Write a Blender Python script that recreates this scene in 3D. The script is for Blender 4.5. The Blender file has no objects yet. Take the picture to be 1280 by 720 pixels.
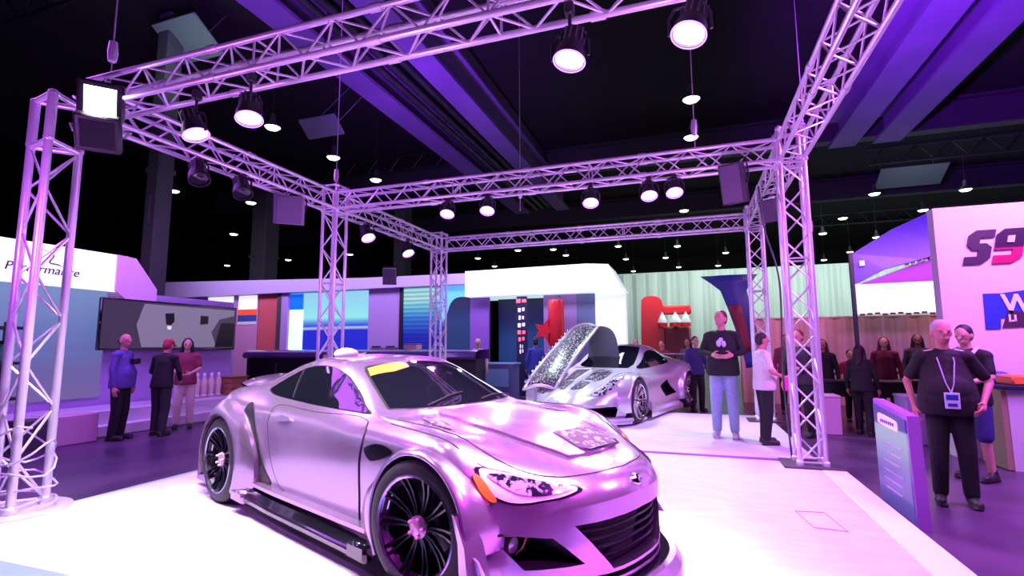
import bpy, bmesh, math, random
from mathutils import Vector, Matrix
from mathutils.bvhtree import BVHTree
random.seed(7)
PI = math.pi
SC = bpy.context.scene
COL = SC.collection
FLOOR = -0.12          # hall floor; the display platform's top is z = 0

# ---------------------------------------------------------------- materials
M = {}
def mat(name, col, rough=.5, metal=0., em=None, es=0., coat=0., alpha=1., trans=0., spec=.5):
    m = bpy.data.materials.new(name); m.use_nodes = True
    b = m.node_tree.nodes['Principled BSDF']
    b.inputs['Base Color'].default_value = (*col, 1)
    b.inputs['Roughness'].default_value = rough
    b.inputs['Metallic'].default_value = metal
    b.inputs['Coat Weight'].default_value = coat
    b.inputs['Coat Roughness'].default_value = .04
    b.inputs['Transmission Weight'].default_value = trans
    b.inputs['Specular IOR Level'].default_value = spec
    b.inputs['Alpha'].default_value = alpha
    if em:
        b.inputs['Emission Color'].default_value = (*em, 1)
        b.inputs['Emission Strength'].default_value = es
    M[name] = m
    return m
def noise_mat(name, c1, c2, scale=5., rough=.6, metal=0., bump=0., detail=4., em=False, es=0., stretch=(1,1,1), lo=.4, hi=.6, coat=0., rr=None):
    m = mat(name, c1, rough, metal, coat=coat)
    nt = m.node_tree; b = nt.nodes['Principled BSDF']
    tc = nt.nodes.new('ShaderNodeTexCoord'); mp = nt.nodes.new('ShaderNodeMapping')
    mp.inputs['Scale'].default_value = stretch
    n = nt.nodes.new('ShaderNodeTexNoise'); n.inputs['Scale'].default_value = scale; n.inputs['Detail'].default_value = detail
    r = nt.nodes.new('ShaderNodeValToRGB')
    r.color_ramp.elements[0].color = (*c1, 1); r.color_ramp.elements[1].color = (*c2, 1)
    r.color_ramp.elements[0].position = lo; r.color_ramp.elements[1].position = hi
    L = nt.links
    L.new(tc.outputs['Object'], mp.inputs[0]); L.new(mp.outputs[0], n.inputs['Vector']); L.new(n.outputs['Fac'], r.inputs[0])
    L.new(r.outputs[0], b.inputs['Base Color'])
    if em:
        L.new(r.outputs[0], b.inputs['Emission Color']); b.inputs['Emission Strength'].default_value = es
    if bump:
        bp = nt.nodes.new('ShaderNodeBump'); bp.inputs['Strength'].default_value = bump
        L.new(n.outputs['Fac'], bp.inputs['Height']); L.new(bp.outputs[0], b.inputs['Normal'])
    if rr:
        mr = nt.nodes.new('ShaderNodeMapRange'); mr.inputs['To Min'].default_value = rr[0]; mr.inputs['To Max'].default_value = rr[1]
        L.new(n.outputs['Fac'], mr.inputs['Value']); L.new(mr.outputs[0], b.inputs['Roughness'])
    return m
def ramp_screen(name, stops, z0, z1, es, wave=0., wscale=6., axis='Z'):
    """backlit graphic: colours stacked along the object's height, emitted"""
    m = mat(name, (.02,.02,.03), .35)
    nt = m.node_tree; b = nt.nodes['Principled BSDF']; L = nt.links
    tc = nt.nodes.new('ShaderNodeTexCoord'); sx = nt.nodes.new('ShaderNodeSeparateXYZ'); mr = nt.nodes.new('ShaderNodeMapRange')
    mr.inputs['From Min'].default_value = z0; mr.inputs['From Max'].default_value = z1
    L.new(tc.outputs['Object'], sx.inputs[0])
    src = sx.outputs[axis]
    if wave:
        n = nt.nodes.new('ShaderNodeTexNoise'); n.inputs['Scale'].default_value = wscale
        mp = nt.nodes.new('ShaderNodeMapping'); mp.inputs['Scale'].default_value = (.12,.12,2.2)
        L.new(tc.outputs['Object'], mp.inputs[0]); L.new(mp.outputs[0], n.inputs['Vector'])
        ma = nt.nodes.new('ShaderNodeMath'); ma.operation = 'MULTIPLY_ADD'; ma.inputs[1].default_value = wave
        L.new(n.outputs['Fac'], ma.inputs[0]); L.new(src, ma.inputs[2]); src = ma.outputs[0]
    L.new(src, mr.inputs['Value'])
    r = nt.nodes.new('ShaderNodeValToRGB')
    while len(r.color_ramp.elements) < len(stops): r.color_ramp.elements.new(.5)
    for e, (p, c) in zip(r.color_ramp.elements, stops): e.position = p; e.color = (*c, 1)
    L.new(mr.outputs[0], r.inputs[0]); L.new(r.outputs[0], b.inputs['Emission Color'])
    b.inputs['Emission Strength'].default_value = es
    return m

# ---------------------------------------------------------------- mesh builder
class MB:
    def __init__(s): s.v = []; s.f = []; s.m = []
    def add(s, vs, fs, mi=0):
        o = len(s.v); s.v += [tuple(v) for v in vs]
        for f in fs: s.f.append(tuple(i+o for i in f)); s.m.append(mi)
        return s
    def box(s, c, d, mi=0, rz=0., bev=0.):
        x, y, z = d[0]/2, d[1]/2, d[2]/2
        if bev:
            b = min(bev, x*.9, y*.9, z*.9); vs = []
            for sx in (-1,1):
                for sy in (-1,1):
                    for sz in (-1,1):
                        vs += [(sx*(x-b), sy*(y-b), sz*z), (sx*(x-b), sy*y, sz*(z-b)), (sx*x, sy*(y-b), sz*(z-b))]
            bm = bmesh.new()
            for v in vs: bm.verts.new(v)
            bmesh.ops.convex_hull(bm, input=bm.verts)
            bm.verts.index_update(); vs = [v.co.copy() for v in bm.verts]; fs = [tuple(v.index for v in f.verts) for f in bm.faces]; bm.free()
        else:
            vs = [(-x,-y,-z),(x,-y,-z),(x,y,-z),(-x,y,-z),(-x,-y,z),(x,-y,z),(x,y,z),(-x,y,z)]
            fs = [(0,3,2,1),(4,5,6,7),(0,1,5,4),(1,2,6,5),(2,3,7,6),(3,0,4,7)]
        cs, sn = math.cos(rz), math.sin(rz)
        return s.add([(c[0]+v[0]*cs-v[1]*sn, c[1]+v[0]*sn+v[1]*cs, c[2]+v[2]) for v in vs], fs, mi)
    def tube(s, a, b, r, r2=None, n=8, mi=0, cap=True):
        a = Vector(a); b = Vector(b); r2 = r if r2 is None else r2; d = (b-a)
        if d.length < 1e-6: return s
        q = d.to_track_quat('Z', 'Y'); vs = []
        for p, rr in ((a, r), (b, r2)):
            for k in range(n):
                t = 2*PI*k/n; vs.append(p + q @ Vector((rr*math.cos(t), rr*math.sin(t), 0)))
        fs = [(k, (k+1) % n, n+(k+1) % n, n+k) for k in range(n)]
        if cap: fs += [tuple(range(n-1, -1, -1)), tuple(range(n, 2*n))]
        return s.add(vs, fs, mi)
    def path(s, pts, r, n=6, mi=0, closed=False):
        pts = [Vector(p) for p in pts]; N = len(pts); vs = []; fs = []
        for i, p in enumerate(pts):
            a = pts[(i-1) % N] if (closed or i > 0) else p; b = pts[(i+1) % N] if (closed or i < N-1) else p
            d = b-a
            q = d.to_track_quat('Z', 'Y') if d.length > 1e-9 else Matrix.Identity(3).to_quaternion()
            rr = r[i] if isinstance(r, (list, tuple)) else r
            for k in range(n):
                t = 2*PI*k/n; vs.append(p + q @ Vector((rr*math.cos(t), rr*math.sin(t), 0)))
        # re-align rings
        for i in range(N if closed else N-1):
            j = (i+1) % N
            best = min(range(n), key=lambda o: sum((Vector(vs[i*n+k])-Vector(vs[j*n+(k+o) % n])).length for k in range(n)))
            for k in range(n):
                fs.append((i*n+k, i*n+(k+1) % n, j*n+(k+1+best) % n, j*n+(k+best) % n))
        if not closed: fs += [tuple(range(n-1,-1,-1)), tuple(range((N-1)*n, N*n))]
        return s.add(vs, fs, mi)
    def lathe(s, prof, c=(0,0,0), axis='Z', n=24, mi=0, cap=True):
        """prof: (radius, height) list"""
        vs = []; 
        for r, h in prof:
            for k in range(n):
                t = 2*PI*k/n; x, y = r*math.cos(t), r*math.sin(t)
                p = (x, y, h) if axis == 'Z' else ((x, h, y) if axis == 'Y' else (h, x, y))
                vs.append((c[0]+p[0], c[1]+p[1], c[2]+p[2]))
        fs = []
        for i in range(len(prof)-1):
            for k in range(n):
                fs.append((i*n+k, i*n+(k+1) % n, (i+1)*n+(k+1) % n, (i+1)*n+k))
        if cap: fs += [tuple(range(n-1,-1,-1)), tuple(range((len(prof)-1)*n, len(prof)*n))]
        return s.add(vs, fs, mi)
    def ell(s, c, r, n=16, m=10, mi=0, R=None):
        vs = []; fs = []
        for i in range(m+1):
            ph = PI*i/m
            for k in range(n):
                t = 2*PI*k/n
                v = Vector((r[0]*math.sin(ph)*math.cos(t), r[1]*math.sin(ph)*math.sin(t), r[2]*math.cos(ph)))
                if R: v = R @ v
                vs.append(v+Vector(c))
        for i in range(m):
            for k in range(n): fs.append((i*n+k, (i+1)*n+k, (i+1)*n+(k+1) % n, i*n+(k+1) % n))
        return s.add(vs, fs, mi)
    def cap_(s, a, b, r1, r2, n=12, mi=0):
        """tapered capsule"""
        a = Vector(a); b = Vector(b); d = b-a
        q = d.to_track_quat('Z', 'Y') if d.length > 1e-6 else Matrix.Identity(3).to_quaternion()
        rings = [(a, r1, -t) for t in (80, 50, 25)] + [(a, r1, 0), (b, r2, 0)] + [(b, r2, t) for t in (25, 50, 80)]
        vs = []
        for p, r, t in rings:
            t = math.radians(t)
            for k in range(n):
                u = 2*PI*k/n
                vs.append(p + q @ Vector((r*math.cos(t)*math.cos(u), r*math.cos(t)*math.sin(u), r*math.sin(t))))
        R = len(rings)
        fs = [(i*n+k, i*n+(k+1) % n, (i+1)*n+(k+1) % n, (i+1)*n+k) for i in range(R-1) for k in range(n)]
        fs += [tuple(range(n-1,-1,-1)), tuple(range((R-1)*n, R*n))]
        return s.add(vs, fs, mi)
    def prism(s, poly, axis, a, b, mi=0):
        """poly of 2D points extruded along axis 'X','Y' or 'Z' from a to b"""
        n = len(poly)
        def P(u, v, w): return {'X': (w,u,v), 'Y': (u,w,v), 'Z': (u,v,w)}[axis]
        vs = [P(u, v, a) for u, v in poly] + [P(u, v, b) for u, v in poly]
        fs = [tuple(range(n-1,-1,-1)), tuple(range(n, 2*n))] + [(k, (k+1) % n, n+(k+1) % n, n+k) for k in range(n)]
        return s.add(vs, fs, mi)
    def grid(s, rows, mi=0, closed=False):
        h = len(rows); w = len(rows[0]); vs = [p for r in rows for p in r]
        fs = [(i*w+j, i*w+(j+1) % w, (i+1)*w+(j+1) % w, (i+1)*w+j) for i in range(h-1) for j in range(w if closed else w-1)]
        return s.add(vs, fs, mi)
    def mesh(s, name, mats=()):
        me = bpy.data.meshes.new(name); me.from_pydata([tuple(v) for v in s.v], [], s.f)
        for m in mats: me.materials.append(m)
        if len(mats) > 1: me.polygons.foreach_set('material_index', s.m)
        bm = bmesh.new(); bm.from_mesh(me); bmesh.ops.recalc_face_normals(bm, faces=bm.faces); bm.to_mesh(me); bm.free()
        return me
    def build(s, name, mats, parent=None, smooth=True, ang=38, loc=None, rot=None):
        if not isinstance(mats, (list, tuple)): mats = [mats]
        me = s.mesh(name, mats)
        return link(name, me, parent, smooth, ang, loc, rot)
def link(name, me, parent=None, smooth=True, ang=38, loc=None, rot=None):
    if smooth:
        me.polygons.foreach_set('use_smooth', [True]*len(me.polygons)); me.set_sharp_from_angle(angle=math.radians(ang))
    o = bpy.data.objects.new(name, me); COL.objects.link(o)
    if parent: o.parent = parent
    if loc: o.location = loc
    if rot: o.rotation_euler = rot
    return o
def thing(name, label, cat, loc=(0,0,0), rz=0., group=None, scale=1.):
    o = bpy.data.objects.new(name, None); COL.objects.link(o)
    o.location = loc; o.rotation_euler = (0,0,rz); o.scale = (scale,)*3; o.empty_display_size = .1
    return tag(o, label, cat, group)
def tag(o, label=None, cat=None, group=None, kind=None):
    if label: o['label'] = label
    if cat: o['category'] = cat
    if group: o['group'] = group
    if kind: o['kind'] = kind
    return o
def dup(root, loc, rz=None, label=None, rot=None):
    def cp(o, par):
        c = o.copy(); COL.objects.link(c); c.parent = par
        for ch in list(o.children): cp(ch, c)
        return c
    r = cp(root, None); r.location = loc
    if rz is not None: r.rotation_euler = (0,0,rz)
    if rot is not None: r.rotation_euler = rot
    if label: r['label'] = label
    return r
def evaluated(o):
    dg = bpy.context.evaluated_depsgraph_get()
    return bpy.data.meshes.new_from_object(o.evaluated_get(dg))
def pchip(tab):
    xs = [t[0] for t in tab]; ys = [t[1] for t in tab]; n = len(xs)
    h = [xs[i+1]-xs[i] for i in range(n-1)]; d = [(ys[i+1]-ys[i])/h[i] for i in range(n-1)]
    m = [d[0]]
    for i in range(1, n-1):
        if d[i-1]*d[i] <= 0: m.append(0.)
        else:
            w1 = 2*h[i]+h[i-1]; w2 = h[i]+2*h[i-1]; m.append((w1+w2)/(w1/d[i-1]+w2/d[i]))
    m.append(d[-1])
    def f(x):
        if x <= xs[0]: return ys[0]
        if x >= xs[-1]: return ys[-1]
        i = max(k for k in range(n-1) if xs[k] <= x)
        t = (x-xs[i])/h[i]
        return (2*t**3-3*t*t+1)*ys[i]+(t**3-2*t*t+t)*h[i]*m[i]+(3*t*t-2*t**3)*ys[i+1]+(t**3-t*t)*h[i]*m[i+1]
    return f
def sstep(t): t = max(0., min(1., t)); return t*t*(3-2*t)
def catmull(pts, k=5):
    out = []; n = len(pts)
    for i in range(n-1):
        p0 = pts[max(i-1,0)]; p1 = pts[i]; p2 = pts[i+1]; p3 = pts[min(i+2,n-1)]
        for j in range(k):
            t = j/k
            out.append(tuple(.5*((2*b)+(-a+c)*t+(2*a-5*b+4*c-d)*t*t+(-a+3*b-3*c+d)*t**3) for a, b, c, d in zip(p0,p1,p2,p3)))
    out.append(tuple(pts[-1])); return out

# palette
mat('alu', (.80,.78,.84), .33, .55)
mat('alu_bright', (.85,.85,.88), .2, .9)
mat('black', (.012,.012,.015), .45)
mat('black_gloss', (.008,.008,.012), .12, 0, coat=.6)
mat('black_matte', (.01,.01,.012), .85)
mat('dark_grey', (.06,.06,.07), .5)
mat('rubber', (.018,.018,.022), .62)
mat('white', (.82,.82,.84), .5)
mat('white_gloss', (.8,.8,.84), .2, coat=.3)
mat('chrome', (.9,.9,.92), .08, 1.)
mat('gunmetal', (.05,.05,.06), .28, .85)
mat('amber', (.95,.22,.03), .25, em=(1,.2,.03), es=.25)
mat('red', (.75,.02,.03), .35)
mat('pink_lip', (.75,.25,.25), .3)
mat('spot_lens', (1,1,1), .3, em=(.93,.80,1.), es=16.)
mat('spot_halo', (.3,.1,.6), .3, em=(.45,.12,1.), es=5.)
mat('hall_lens', (1,1,1), .3, em=(.88,1.,.95), es=5.)
# ================================================================= CARS
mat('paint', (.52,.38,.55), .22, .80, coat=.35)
mat('glass_dark', (.006,.007,.012), .04, 0, coat=1., spec=.8)
mat('lens_glass', (.75,.72,.80), .12, .3, coat=.8)
mat('rim_dark', (.025,.025,.035), .25, .8)
mat('rim_lip', (.50,.46,.62), .18, .9)
mat('hub_pink', (.85,.55,.70), .3, .5)
noise_mat('carbon', (.008,.008,.012), (.30,.24,.34), 22, .6, 0, lo=.53, hi=.60)
noise_mat('mesh_vent', (.015,.015,.02), (.45,.40,.5), 26, .35, .3, lo=.52, hi=.60, stretch=(1,1.6,1))
noise_mat('lamp_inner', (.03,.025,.05), (.8,.78,.88), 26, .15, .6, lo=.44, hi=.52, stretch=(1,1,1))

def car_shell(T, x0, x1, nx, nose_shift, nose_from, tail_shift, tail_from, rows_mid=5):
    """closed half-section loft mirrored; T holds value tables for 9 section rows"""
    def section(x):
        P = [(0., T['z0'](x)), (T['y1'](x), T['z1'](x)), (T['y2'](x), T['z2'](x)), (T['y3'](x), T['z3'](x)), (T['y4'](x), T['z4'](x)),
             (T['y5'](x), T['z5'](x)), (T['y6'](x), T['z6'](x)), (T['y6'](x)*.55, T['z6'](x)+(T['z8'](x)-T['z6'](x))*.76), (0., T['z8'](x))]
        pr = [P[0]]+catmull(P[1:], rows_mid)
        c = catmull(P[4:], rows_mid)
        pr[-1] = (0., P[-1][1])
        return pr
    secs = []
    ends = section(x1); ends0 = section(x0)
    cn = lambda y: nose_shift*(abs(y)/.8)**2.6
    ct = lambda y: tail_shift*(abs(y)/.8)**2.6
    for i in range(nx+1):
        x = x0+(x1-x0)*i/nx
        S = section(x); row = []
        w = sstep((x-nose_from)/(x1-nose_from)); v = sstep((tail_from-x)/(tail_from-x0))
        for k, (y, z) in enumerate(S):
            row.append((x - w*cn(ends[k][0]) + v*ct(ends0[k][0]), y, z))
        secs.append(row)
    K = len(secs[0]); bm = bmesh.new(); vl = []
    for row in secs:
        L = [bm.verts.new(p) for p in row]
        R = [L[k] if (k == 0 or k == K-1) else bm.verts.new((row[k][0], -row[k][1], row[k][2])) for k in range(K)]
        vl.append((L, R))
    for i in range(nx):
        for k in range(K-1):
            for s in (0,1):
                a = vl[i][s]; b = vl[i+1][s]
                q = (a[k], b[k], b[k+1], a[k+1]) if s == 0 else (a[k+1], b[k+1], b[k], a[k])
                try: bm.faces.new(q)
                except ValueError: pass
    NC = 14
    for i, xe, c in ((nx, x1, lambda y: -cn(y)), (0, x0, ct)):
        L, R = vl[i]; rows = []
        for k in range(K):
            if k in (0, K-1): rows.append([L[k]]*(NC+1)); continue
            y = L[k].co.y; r = [L[k]]
            for j in range(1, NC):
                yy = y*(1-2*j/NC); r.append(bm.verts.new((xe+c(yy), yy, L[k].co.z)))
            r.append(R[k]); rows.append(r)
        for k in range(K-1):
            for j in range(NC):
                q = []
                for v in (rows[k][j], rows[k][j+1], rows[k+1][j+1], rows[k+1][j]):
                    if v not in q: q.append(v)
                if len(q) > 2:
                    try: bm.faces.new(q)
                    except ValueError: pass
    bmesh.ops.recalc_face_normals(bm, faces=bm.faces)
    return bm
def volume(me):
    b = bmesh.new(); b.from_mesh(me); v = b.calc_volume(signed=True); b.free(); return v
def bool_cut(o, cutters):
    for c in cutters:
        v0 = volume(o.data); vc = abs(volume(c.data)); keep = None
        for solver in ('EXACT', 'FAST'):
            md = o.modifiers.new('b', 'BOOLEAN'); md.operation = 'DIFFERENCE'; md.object = c; md.solver = solver
            bpy.context.view_layer.update()
            me = evaluated(o); o.modifiers.clear()
            if v0-vc*1.1 <= volume(me) <= v0*1.001: keep = me; break
            bpy.data.meshes.remove(me)
        print('cut', keep is not None, solver, v0)
        if keep: old = o.data; o.data = keep; bpy.data.meshes.remove(old)
        d = c.data; bpy.data.objects.remove(c); bpy.data.meshes.remove(d)
def bvh_of(bm): return BVHTree.FromBMesh(bm)
def patch(bvh, pts, D, name, m, parent, off=.004, step=.05, mirror=False, thick=0., sm=True):
    """polygon of 3D points draped along direction D onto the shell, as a sheet with thickness"""
    D = Vector(D).normalized(); pts = [Vector(p) for p in pts]
    if mirror: pts = [Vector((p.x,-p.y,p.z)) for p in pts]; D = Vector((D.x,-D.y,D.z))
    U = D.orthogonal().normalized()
    up = Vector((0,0,1)) if abs(D.z) < .9 else Vector((1,0,0))
    U = up.cross(D).normalized(); V = D.cross(U)
    bm = bmesh.new()
    vs = [bm.verts.new((p.dot(U), p.dot(V), 0)) for p in pts]
    try: bm.faces.new(vs)
    except ValueError: return None
    for ax in (0,1):
        lo = min(v.co[ax] for v in bm.verts); hi = max(v.co[ax] for v in bm.verts)
        k = max(1, int((hi-lo)/step))
        for i in range(1, k):
            c = [0,0,0]; c[ax] = lo+(hi-lo)*i/k; nn = [0,0,0]; nn[ax] = 1
            bmesh.ops.bisect_plane(bm, geom=bm.verts[:]+bm.edges[:]+bm.faces[:], plane_co=c, plane_no=nn)
    bad = []
    for v in bm.verts:
        o = U*v.co.x + V*v.co.y - D*6
        h = bvh.ray_cast(o, D)
        if h[0] is None: bad.append(v); continue
        n = h[1]
        if n.dot(D) > 0: n = -n
        v.co = h[0] + n*off
    bmesh.ops.delete(bm, geom=bad, context='VERTS')
    if thick:
        bmesh.ops.recalc_face_normals(bm, faces=bm.faces)
        f0 = bm.faces[:]
        avg = sum((f.normal for f in f0), Vector())
        if f0 and avg.dot(D) > 0: bmesh.ops.reverse_faces(bm, faces=f0)
        bmesh.ops.solidify(bm, geom=bm.faces[:], thickness=thick)
    else:
        for f in bm.faces:
            f.normal_update()
            if f.normal.dot(D) > 0: f.normal_flip()
    me = bpy.data.meshes.new(name); bm.to_mesh(me); bm.free(); me.materials.append(m)
    return link(name, me, parent, sm, 50)
def drape(bvh, pts, D, off=.003):
    D = Vector(D).normalized(); out = []
    for p in pts:
        h = bvh.ray_cast(Vector(p)-D*6, D)
        if h[0] is not None:
            n = h[1]
            if n.dot(D) > 0: n = -n
            out.append(h[0]+n*off)
    return out
def dens(pts, step=.04, closed=False):
    pts = [Vector(p) for p in pts]; o = []
    N = len(pts)
    for i in range(N if closed else N-1):
        a = pts[i]; b = pts[(i+1) % N]; k = max(1, int((b-a).length/step))
        o += [a.lerp(b, j/k) for j in range(k)]
    if not closed: o.append(pts[-1])
    return o
def smooth_poly(pts, k=5):
    """closed catmull"""
    P = [tuple(p) for p in pts]; n = len(P); out = []
    for i in range(n):
        p0, p1, p2, p3 = P[i-1], P[i], P[(i+1) % n], P[(i+2) % n]
        for j in range(k):
            t = j/k
            out.append(tuple(.5*((2*b)+(-a+c)*t+(2*a-5*b+4*c-d)*t*t+(-a+3*b-3*c+d)*t**3) for a, b, c, d in zip(p0,p1,p2,p3)))
    return out
def make_wheel(parent, c, side, R=.36, rim=.276, w=.26, spokes=10, m_sp='rim_dark', m_lip='rim_lip', m_hub='hub_pink'):
    """side=-1: outer face towards -y. c = wheel centre on the outer face"""
    s = side
    e = bpy.data.objects.new('wheel', None); COL.objects.link(e); e.parent = parent; e.location = c
    prof = [(rim-.012, -.0), (rim+.018, .004), (R-.03, -.004), (R-.008, -.022), (R, -.05), (R, -w+.05), (R-.008, -w+.02), (R-.04, -w), (rim-.012, -w)]
    MB().lathe([(r, h*s) for r, h in prof], axis='Y', n=56, cap=False).build('tyre', M['rubber'], e)
    MB().lathe([(r, h*s) for r, h in [(rim-.014, -.002), (rim-.004, .006), (rim+.004, .002), (rim+.002, -.02), (rim-.012, -.03), (rim-.028, -.05)]], axis='Y', n=56, cap=False).build('rim_lip', M[m_lip], e)
    MB().lathe([(r, h*s) for r, h in [(rim-.012,-.02), (rim-.03, -.06), (rim-.04, -.20), (.05, -.205), (.0001,-.205)]], axis='Y', n=56, cap=False).build('rim_barrel', M['black'], e)
    b = MB(); b.lathe([(rim*.62, -.15*s), (rim*.62, -.165*s), (.05, -.165*s), (.05, -.15*s)], axis='Y', n=40, cap=False)
    b.lathe([(rim*.62, -.15*s), (.05, -.15*s)], axis='Y', n=40, cap=False)
    b.build('brake_disc', M['gunmetal'], e)
    h = MB(); h.lathe([(.062, -.07*s), (.06, -.035*s), (.045, -.03*s), (.03, -.022*s), (.0001, -.02*s)], axis='Y', n=24, cap=False)
    for k in range(5):
        t = 2*PI*k/5; h.lathe([(.011, -.06*s), (.011, -.012*s), (.006, -.005*s), (.0001, -.005*s)], c=(.048*math.cos(t), 0, .048*math.sin(t)), axis='Y', n=8, cap=False)
    h.build('hub', M[m_hub], e)
    for k in range(spokes):
        sp = MB(); t0 = 2*PI*k/spokes
        for dt in (-.085, .085):
            rows = []
            for r, y, wd, th in ((.045, -.055, .011, .03), (.11, -.062, .0095, .026), (.19, -.045, .009, .02), (rim-.014, -.014, .011, .018)):
                t = t0 + dt*(1-.0*(r/rim)) if r > .06 else t0+dt*1.6
                cx, cz = r*math.cos(t), r*math.sin(t); tx, tz = -math.sin(t), math.cos(t)
                rows.append([(cx+tx*a*wd, (y+bb*th*.5)*s, cz+tz*a*wd) for a, bb in ((-1,-1),(-.6,1),(.6,1),(1,-1))])
            sp.grid(rows, closed=True)
        sp.build('spoke', M[m_sp], e, ang=25)
    return e
def flare(bvh, parent, xw, zw, side, arc, name='fender_flare', m=None, lip=.388, yl=.93, steps=34):
    """arc(theta)->(outer radius, lift); theta in degrees, 0 = forward, 90 = up"""
    rows = []
    for i in range(steps+1):
        th = arc['a0']+(arc['a1']-arc['a0'])*i/steps
        t = math.radians(th); ro = arc['r'](th); lf = arc['lift'](th)
        cx, cz = math.cos(t), math.sin(t)
        def surf(r, off):
            h = bvh.ray_cast(Vector((xw+cx*r, side*2, max(.13, zw+cz*r))), Vector((0,-side,0)))
            y = abs(h[0].y) if h[0] else .8
            return y+off
        y0 = surf(ro, -.012 + lf)
        P = []
        if lf > .002: P.append((ro+.0, surf(ro, -.02)))
        P += [(ro, y0), (ro-.012, y0+.010)]
        r1 = lip
        for u in (.3, .55, .78, .92):
            r = ro+(r1-ro)*u; yb = surf(max(r, lip+.012), 0)
            P.append((r, max(y0+.010+(yl-y0-.010)*math.sin(u*PI/2)**.9, yb+.004)))
        P += [(r1, yl), (r1-.008, yl-.004), (r1-.010, yl-.03), (r1-.004, yl-.14)]
        if lf <= .002: P = [P[0]]+P
        rows.append([(xw+cx*r, side*y, max(.10, zw+cz*r)) for r, y in P])
    return MB().grid(rows).build(name, m or M['paint'], parent, ang=42)

# ---------------------------------------------------------------- the silver coupe
def coupe():
    car = thing('sports_car', 'silver widebody coupe with black wheels parked on the white platform, nose to the lower right', 'car', (-3.625, 4.51, 0), -.372, None, 1.04)
    XR, XF, ZW = -.13, 2.555, .36
    t = {}
    X = lambda *a: pchip(a)
    t['z8'] = X((-.80,.86),(-.66,.965),(-.4,1.01),(-.1,1.075),(.15,1.15),(.5,1.235),(.85,1.272),(1.15,1.268),(1.4,1.215),(1.65,1.10),(1.9,.975),(2.02,.915),(2.12,.892),(2.3,.875),(2.6,.835),(2.9,.775),(3.15,.70),(3.3,.648),(3.38,.60),(3.43,.53))
    t['z6'] = X((-.80,.85),(-.66,.945),(-.4,.975),(-.1,1.02),(.15,1.085),(.5,1.165),(.85,1.205),(1.15,1.195),(1.4,1.12),(1.65,1.01),(1.9,.90),(2.05,.868),(2.3,.85),(2.6,.815),(2.9,.745),(3.15,.675),(3.3,.625),(3.38,.58),(3.43,.515))
    t['y6'] = X((-.80,.48),(-.4,.50),(0,.49),(.5,.515),(1.,.54),(1.3,.545),(1.6,.585),(1.9,.655),(2.1,.63),(2.55,.56),(2.9,.52),(3.15,.48),(3.43,.40))
    t['y5'] = X((-.80,.60),(-.5,.69),(0,.725),(.5,.74),(1.,.755),(1.5,.76),(1.9,.745),(2.1,.74),(2.4,.745),(2.7,.74),(2.95,.70),(3.2,.64),(3.43,.56))
    t['z5'] = X((-.80,.82),(-.5,.935),(-.2,.955),(.2,.925),(.5,.90),(1.2,.875),(1.8,.858),(2.1,.865),(2.4,.862),(2.65,.832),(2.9,.745),(3.15,.655),(3.3,.60),(3.38,.555),(3.43,.49))
    t['y4'] = X((-.80,.66),(-.5,.80),(-.13,.87),(.2,.85),(.5,.825),(1.2,.82),(1.8,.83),(2.2,.855),(2.55,.875),(2.9,.855),(3.15,.78),(3.3,.72),(3.43,.64))
    t['z4'] = X((-.80,.74),(-.4,.83),(-.1,.85),(.3,.81),(.7,.775),(1.8,.765),(2.2,.775),(2.55,.77),(2.9,.675),(3.15,.59),(3.3,.54),(3.43,.44))
    t['y3'] = X((-.80,.70),(-.5,.84),(-.13,.89),(.3,.865),(.6,.84),(1.2,.84),(1.8,.85),(2.2,.875),(2.55,.895),(2.9,.88),(3.15,.83),(3.43,.70))
    t['z3'] = X((-.80,.55),(2.6,.56),(3.0,.46),(3.43,.34))
    t['y2'] = X((-.80,.68),(-.5,.82),(-.13,.87),(.4,.84),(1.2,.83),(1.8,.84),(2.2,.87),(2.55,.88),(2.9,.87),(3.15,.83),(3.43,.715))
    t['z2'] = X((-.80,.34),(0,.30),(2.6,.30),(3.43,.22))
    t['y1'] = X((-.80,.64),(-.5,.78),(.4,.82),(2.2,.84),(2.9,.85),(3.15,.81),(3.43,.70))
    t['z1'] = X((-.80,.24),(0,.16),(2.6,.14),(3.43,.11))
    t['z0'] = X((-.80,.24),(0,.16),(2.6,.14),(3.43,.11))
    bm = car_shell(t, -.80, 3.43, 150, .55, 2.6, .3, -.2)
    bvh = bvh_of(bm)
    me = bpy.data.meshes.new('body'); bm.to_mesh(me); bm.free()
    me.materials.append(M['paint']); me.materials.append(M['black'])
    body = link('body', me, car, False)
    cut = []
    def cutter(mb):
        o = mb.build('cut', [M['paint'], M['black']], None, False)
        o.matrix_world = car_mw; cut.append(o)
    bpy.context.view_layer.update(); car_mw = car.matrix_world.copy()
    for xw in (XR, XF):
        for s in (-1,1):
            m_ = MB(); m_.lathe([(.39, .50*s), (.39, 1.2*s)], c=(xw,0,ZW), axis='Y', n=72, mi=1); cutter(m_)
            m_ = MB(); m_.box((xw, .85*s, .05), (.70,.72,.42), 1); cutter(m_)
    # mouth of the bumper
    g = [(-.475,.415),(-.25,.43),(0,.435),(.25,.43),(.475,.415),(.275,.175),(-.275,.175)]
    m_ = MB(); m_.prism(g, 'X', 3.02, 3.7, 1); cutter(m_)
    for s in (-1,1):
        f = [(-.765,.375),(-.56,.36),(-.43,.225),(-.655,.205)]
        if s > 0: f = [(-a, b) for a, b in f]
        m_ = MB(); m_.prism(f, 'X', 2.72, 3.5, 1); cutter(m_)
    m_ = MB(); m_.prism([(-.70,.158),(.70,.158),(.60,.128),(-.60,.128)], 'X', 2.8, 3.6, 1); cutter(m_)
    bool_cut(body, cut)
    me = body.data; me.polygons.foreach_set('use_smooth', [True]*len(me.polygons)); me.set_sharp_from_angle(angle=math.radians(32))
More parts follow.
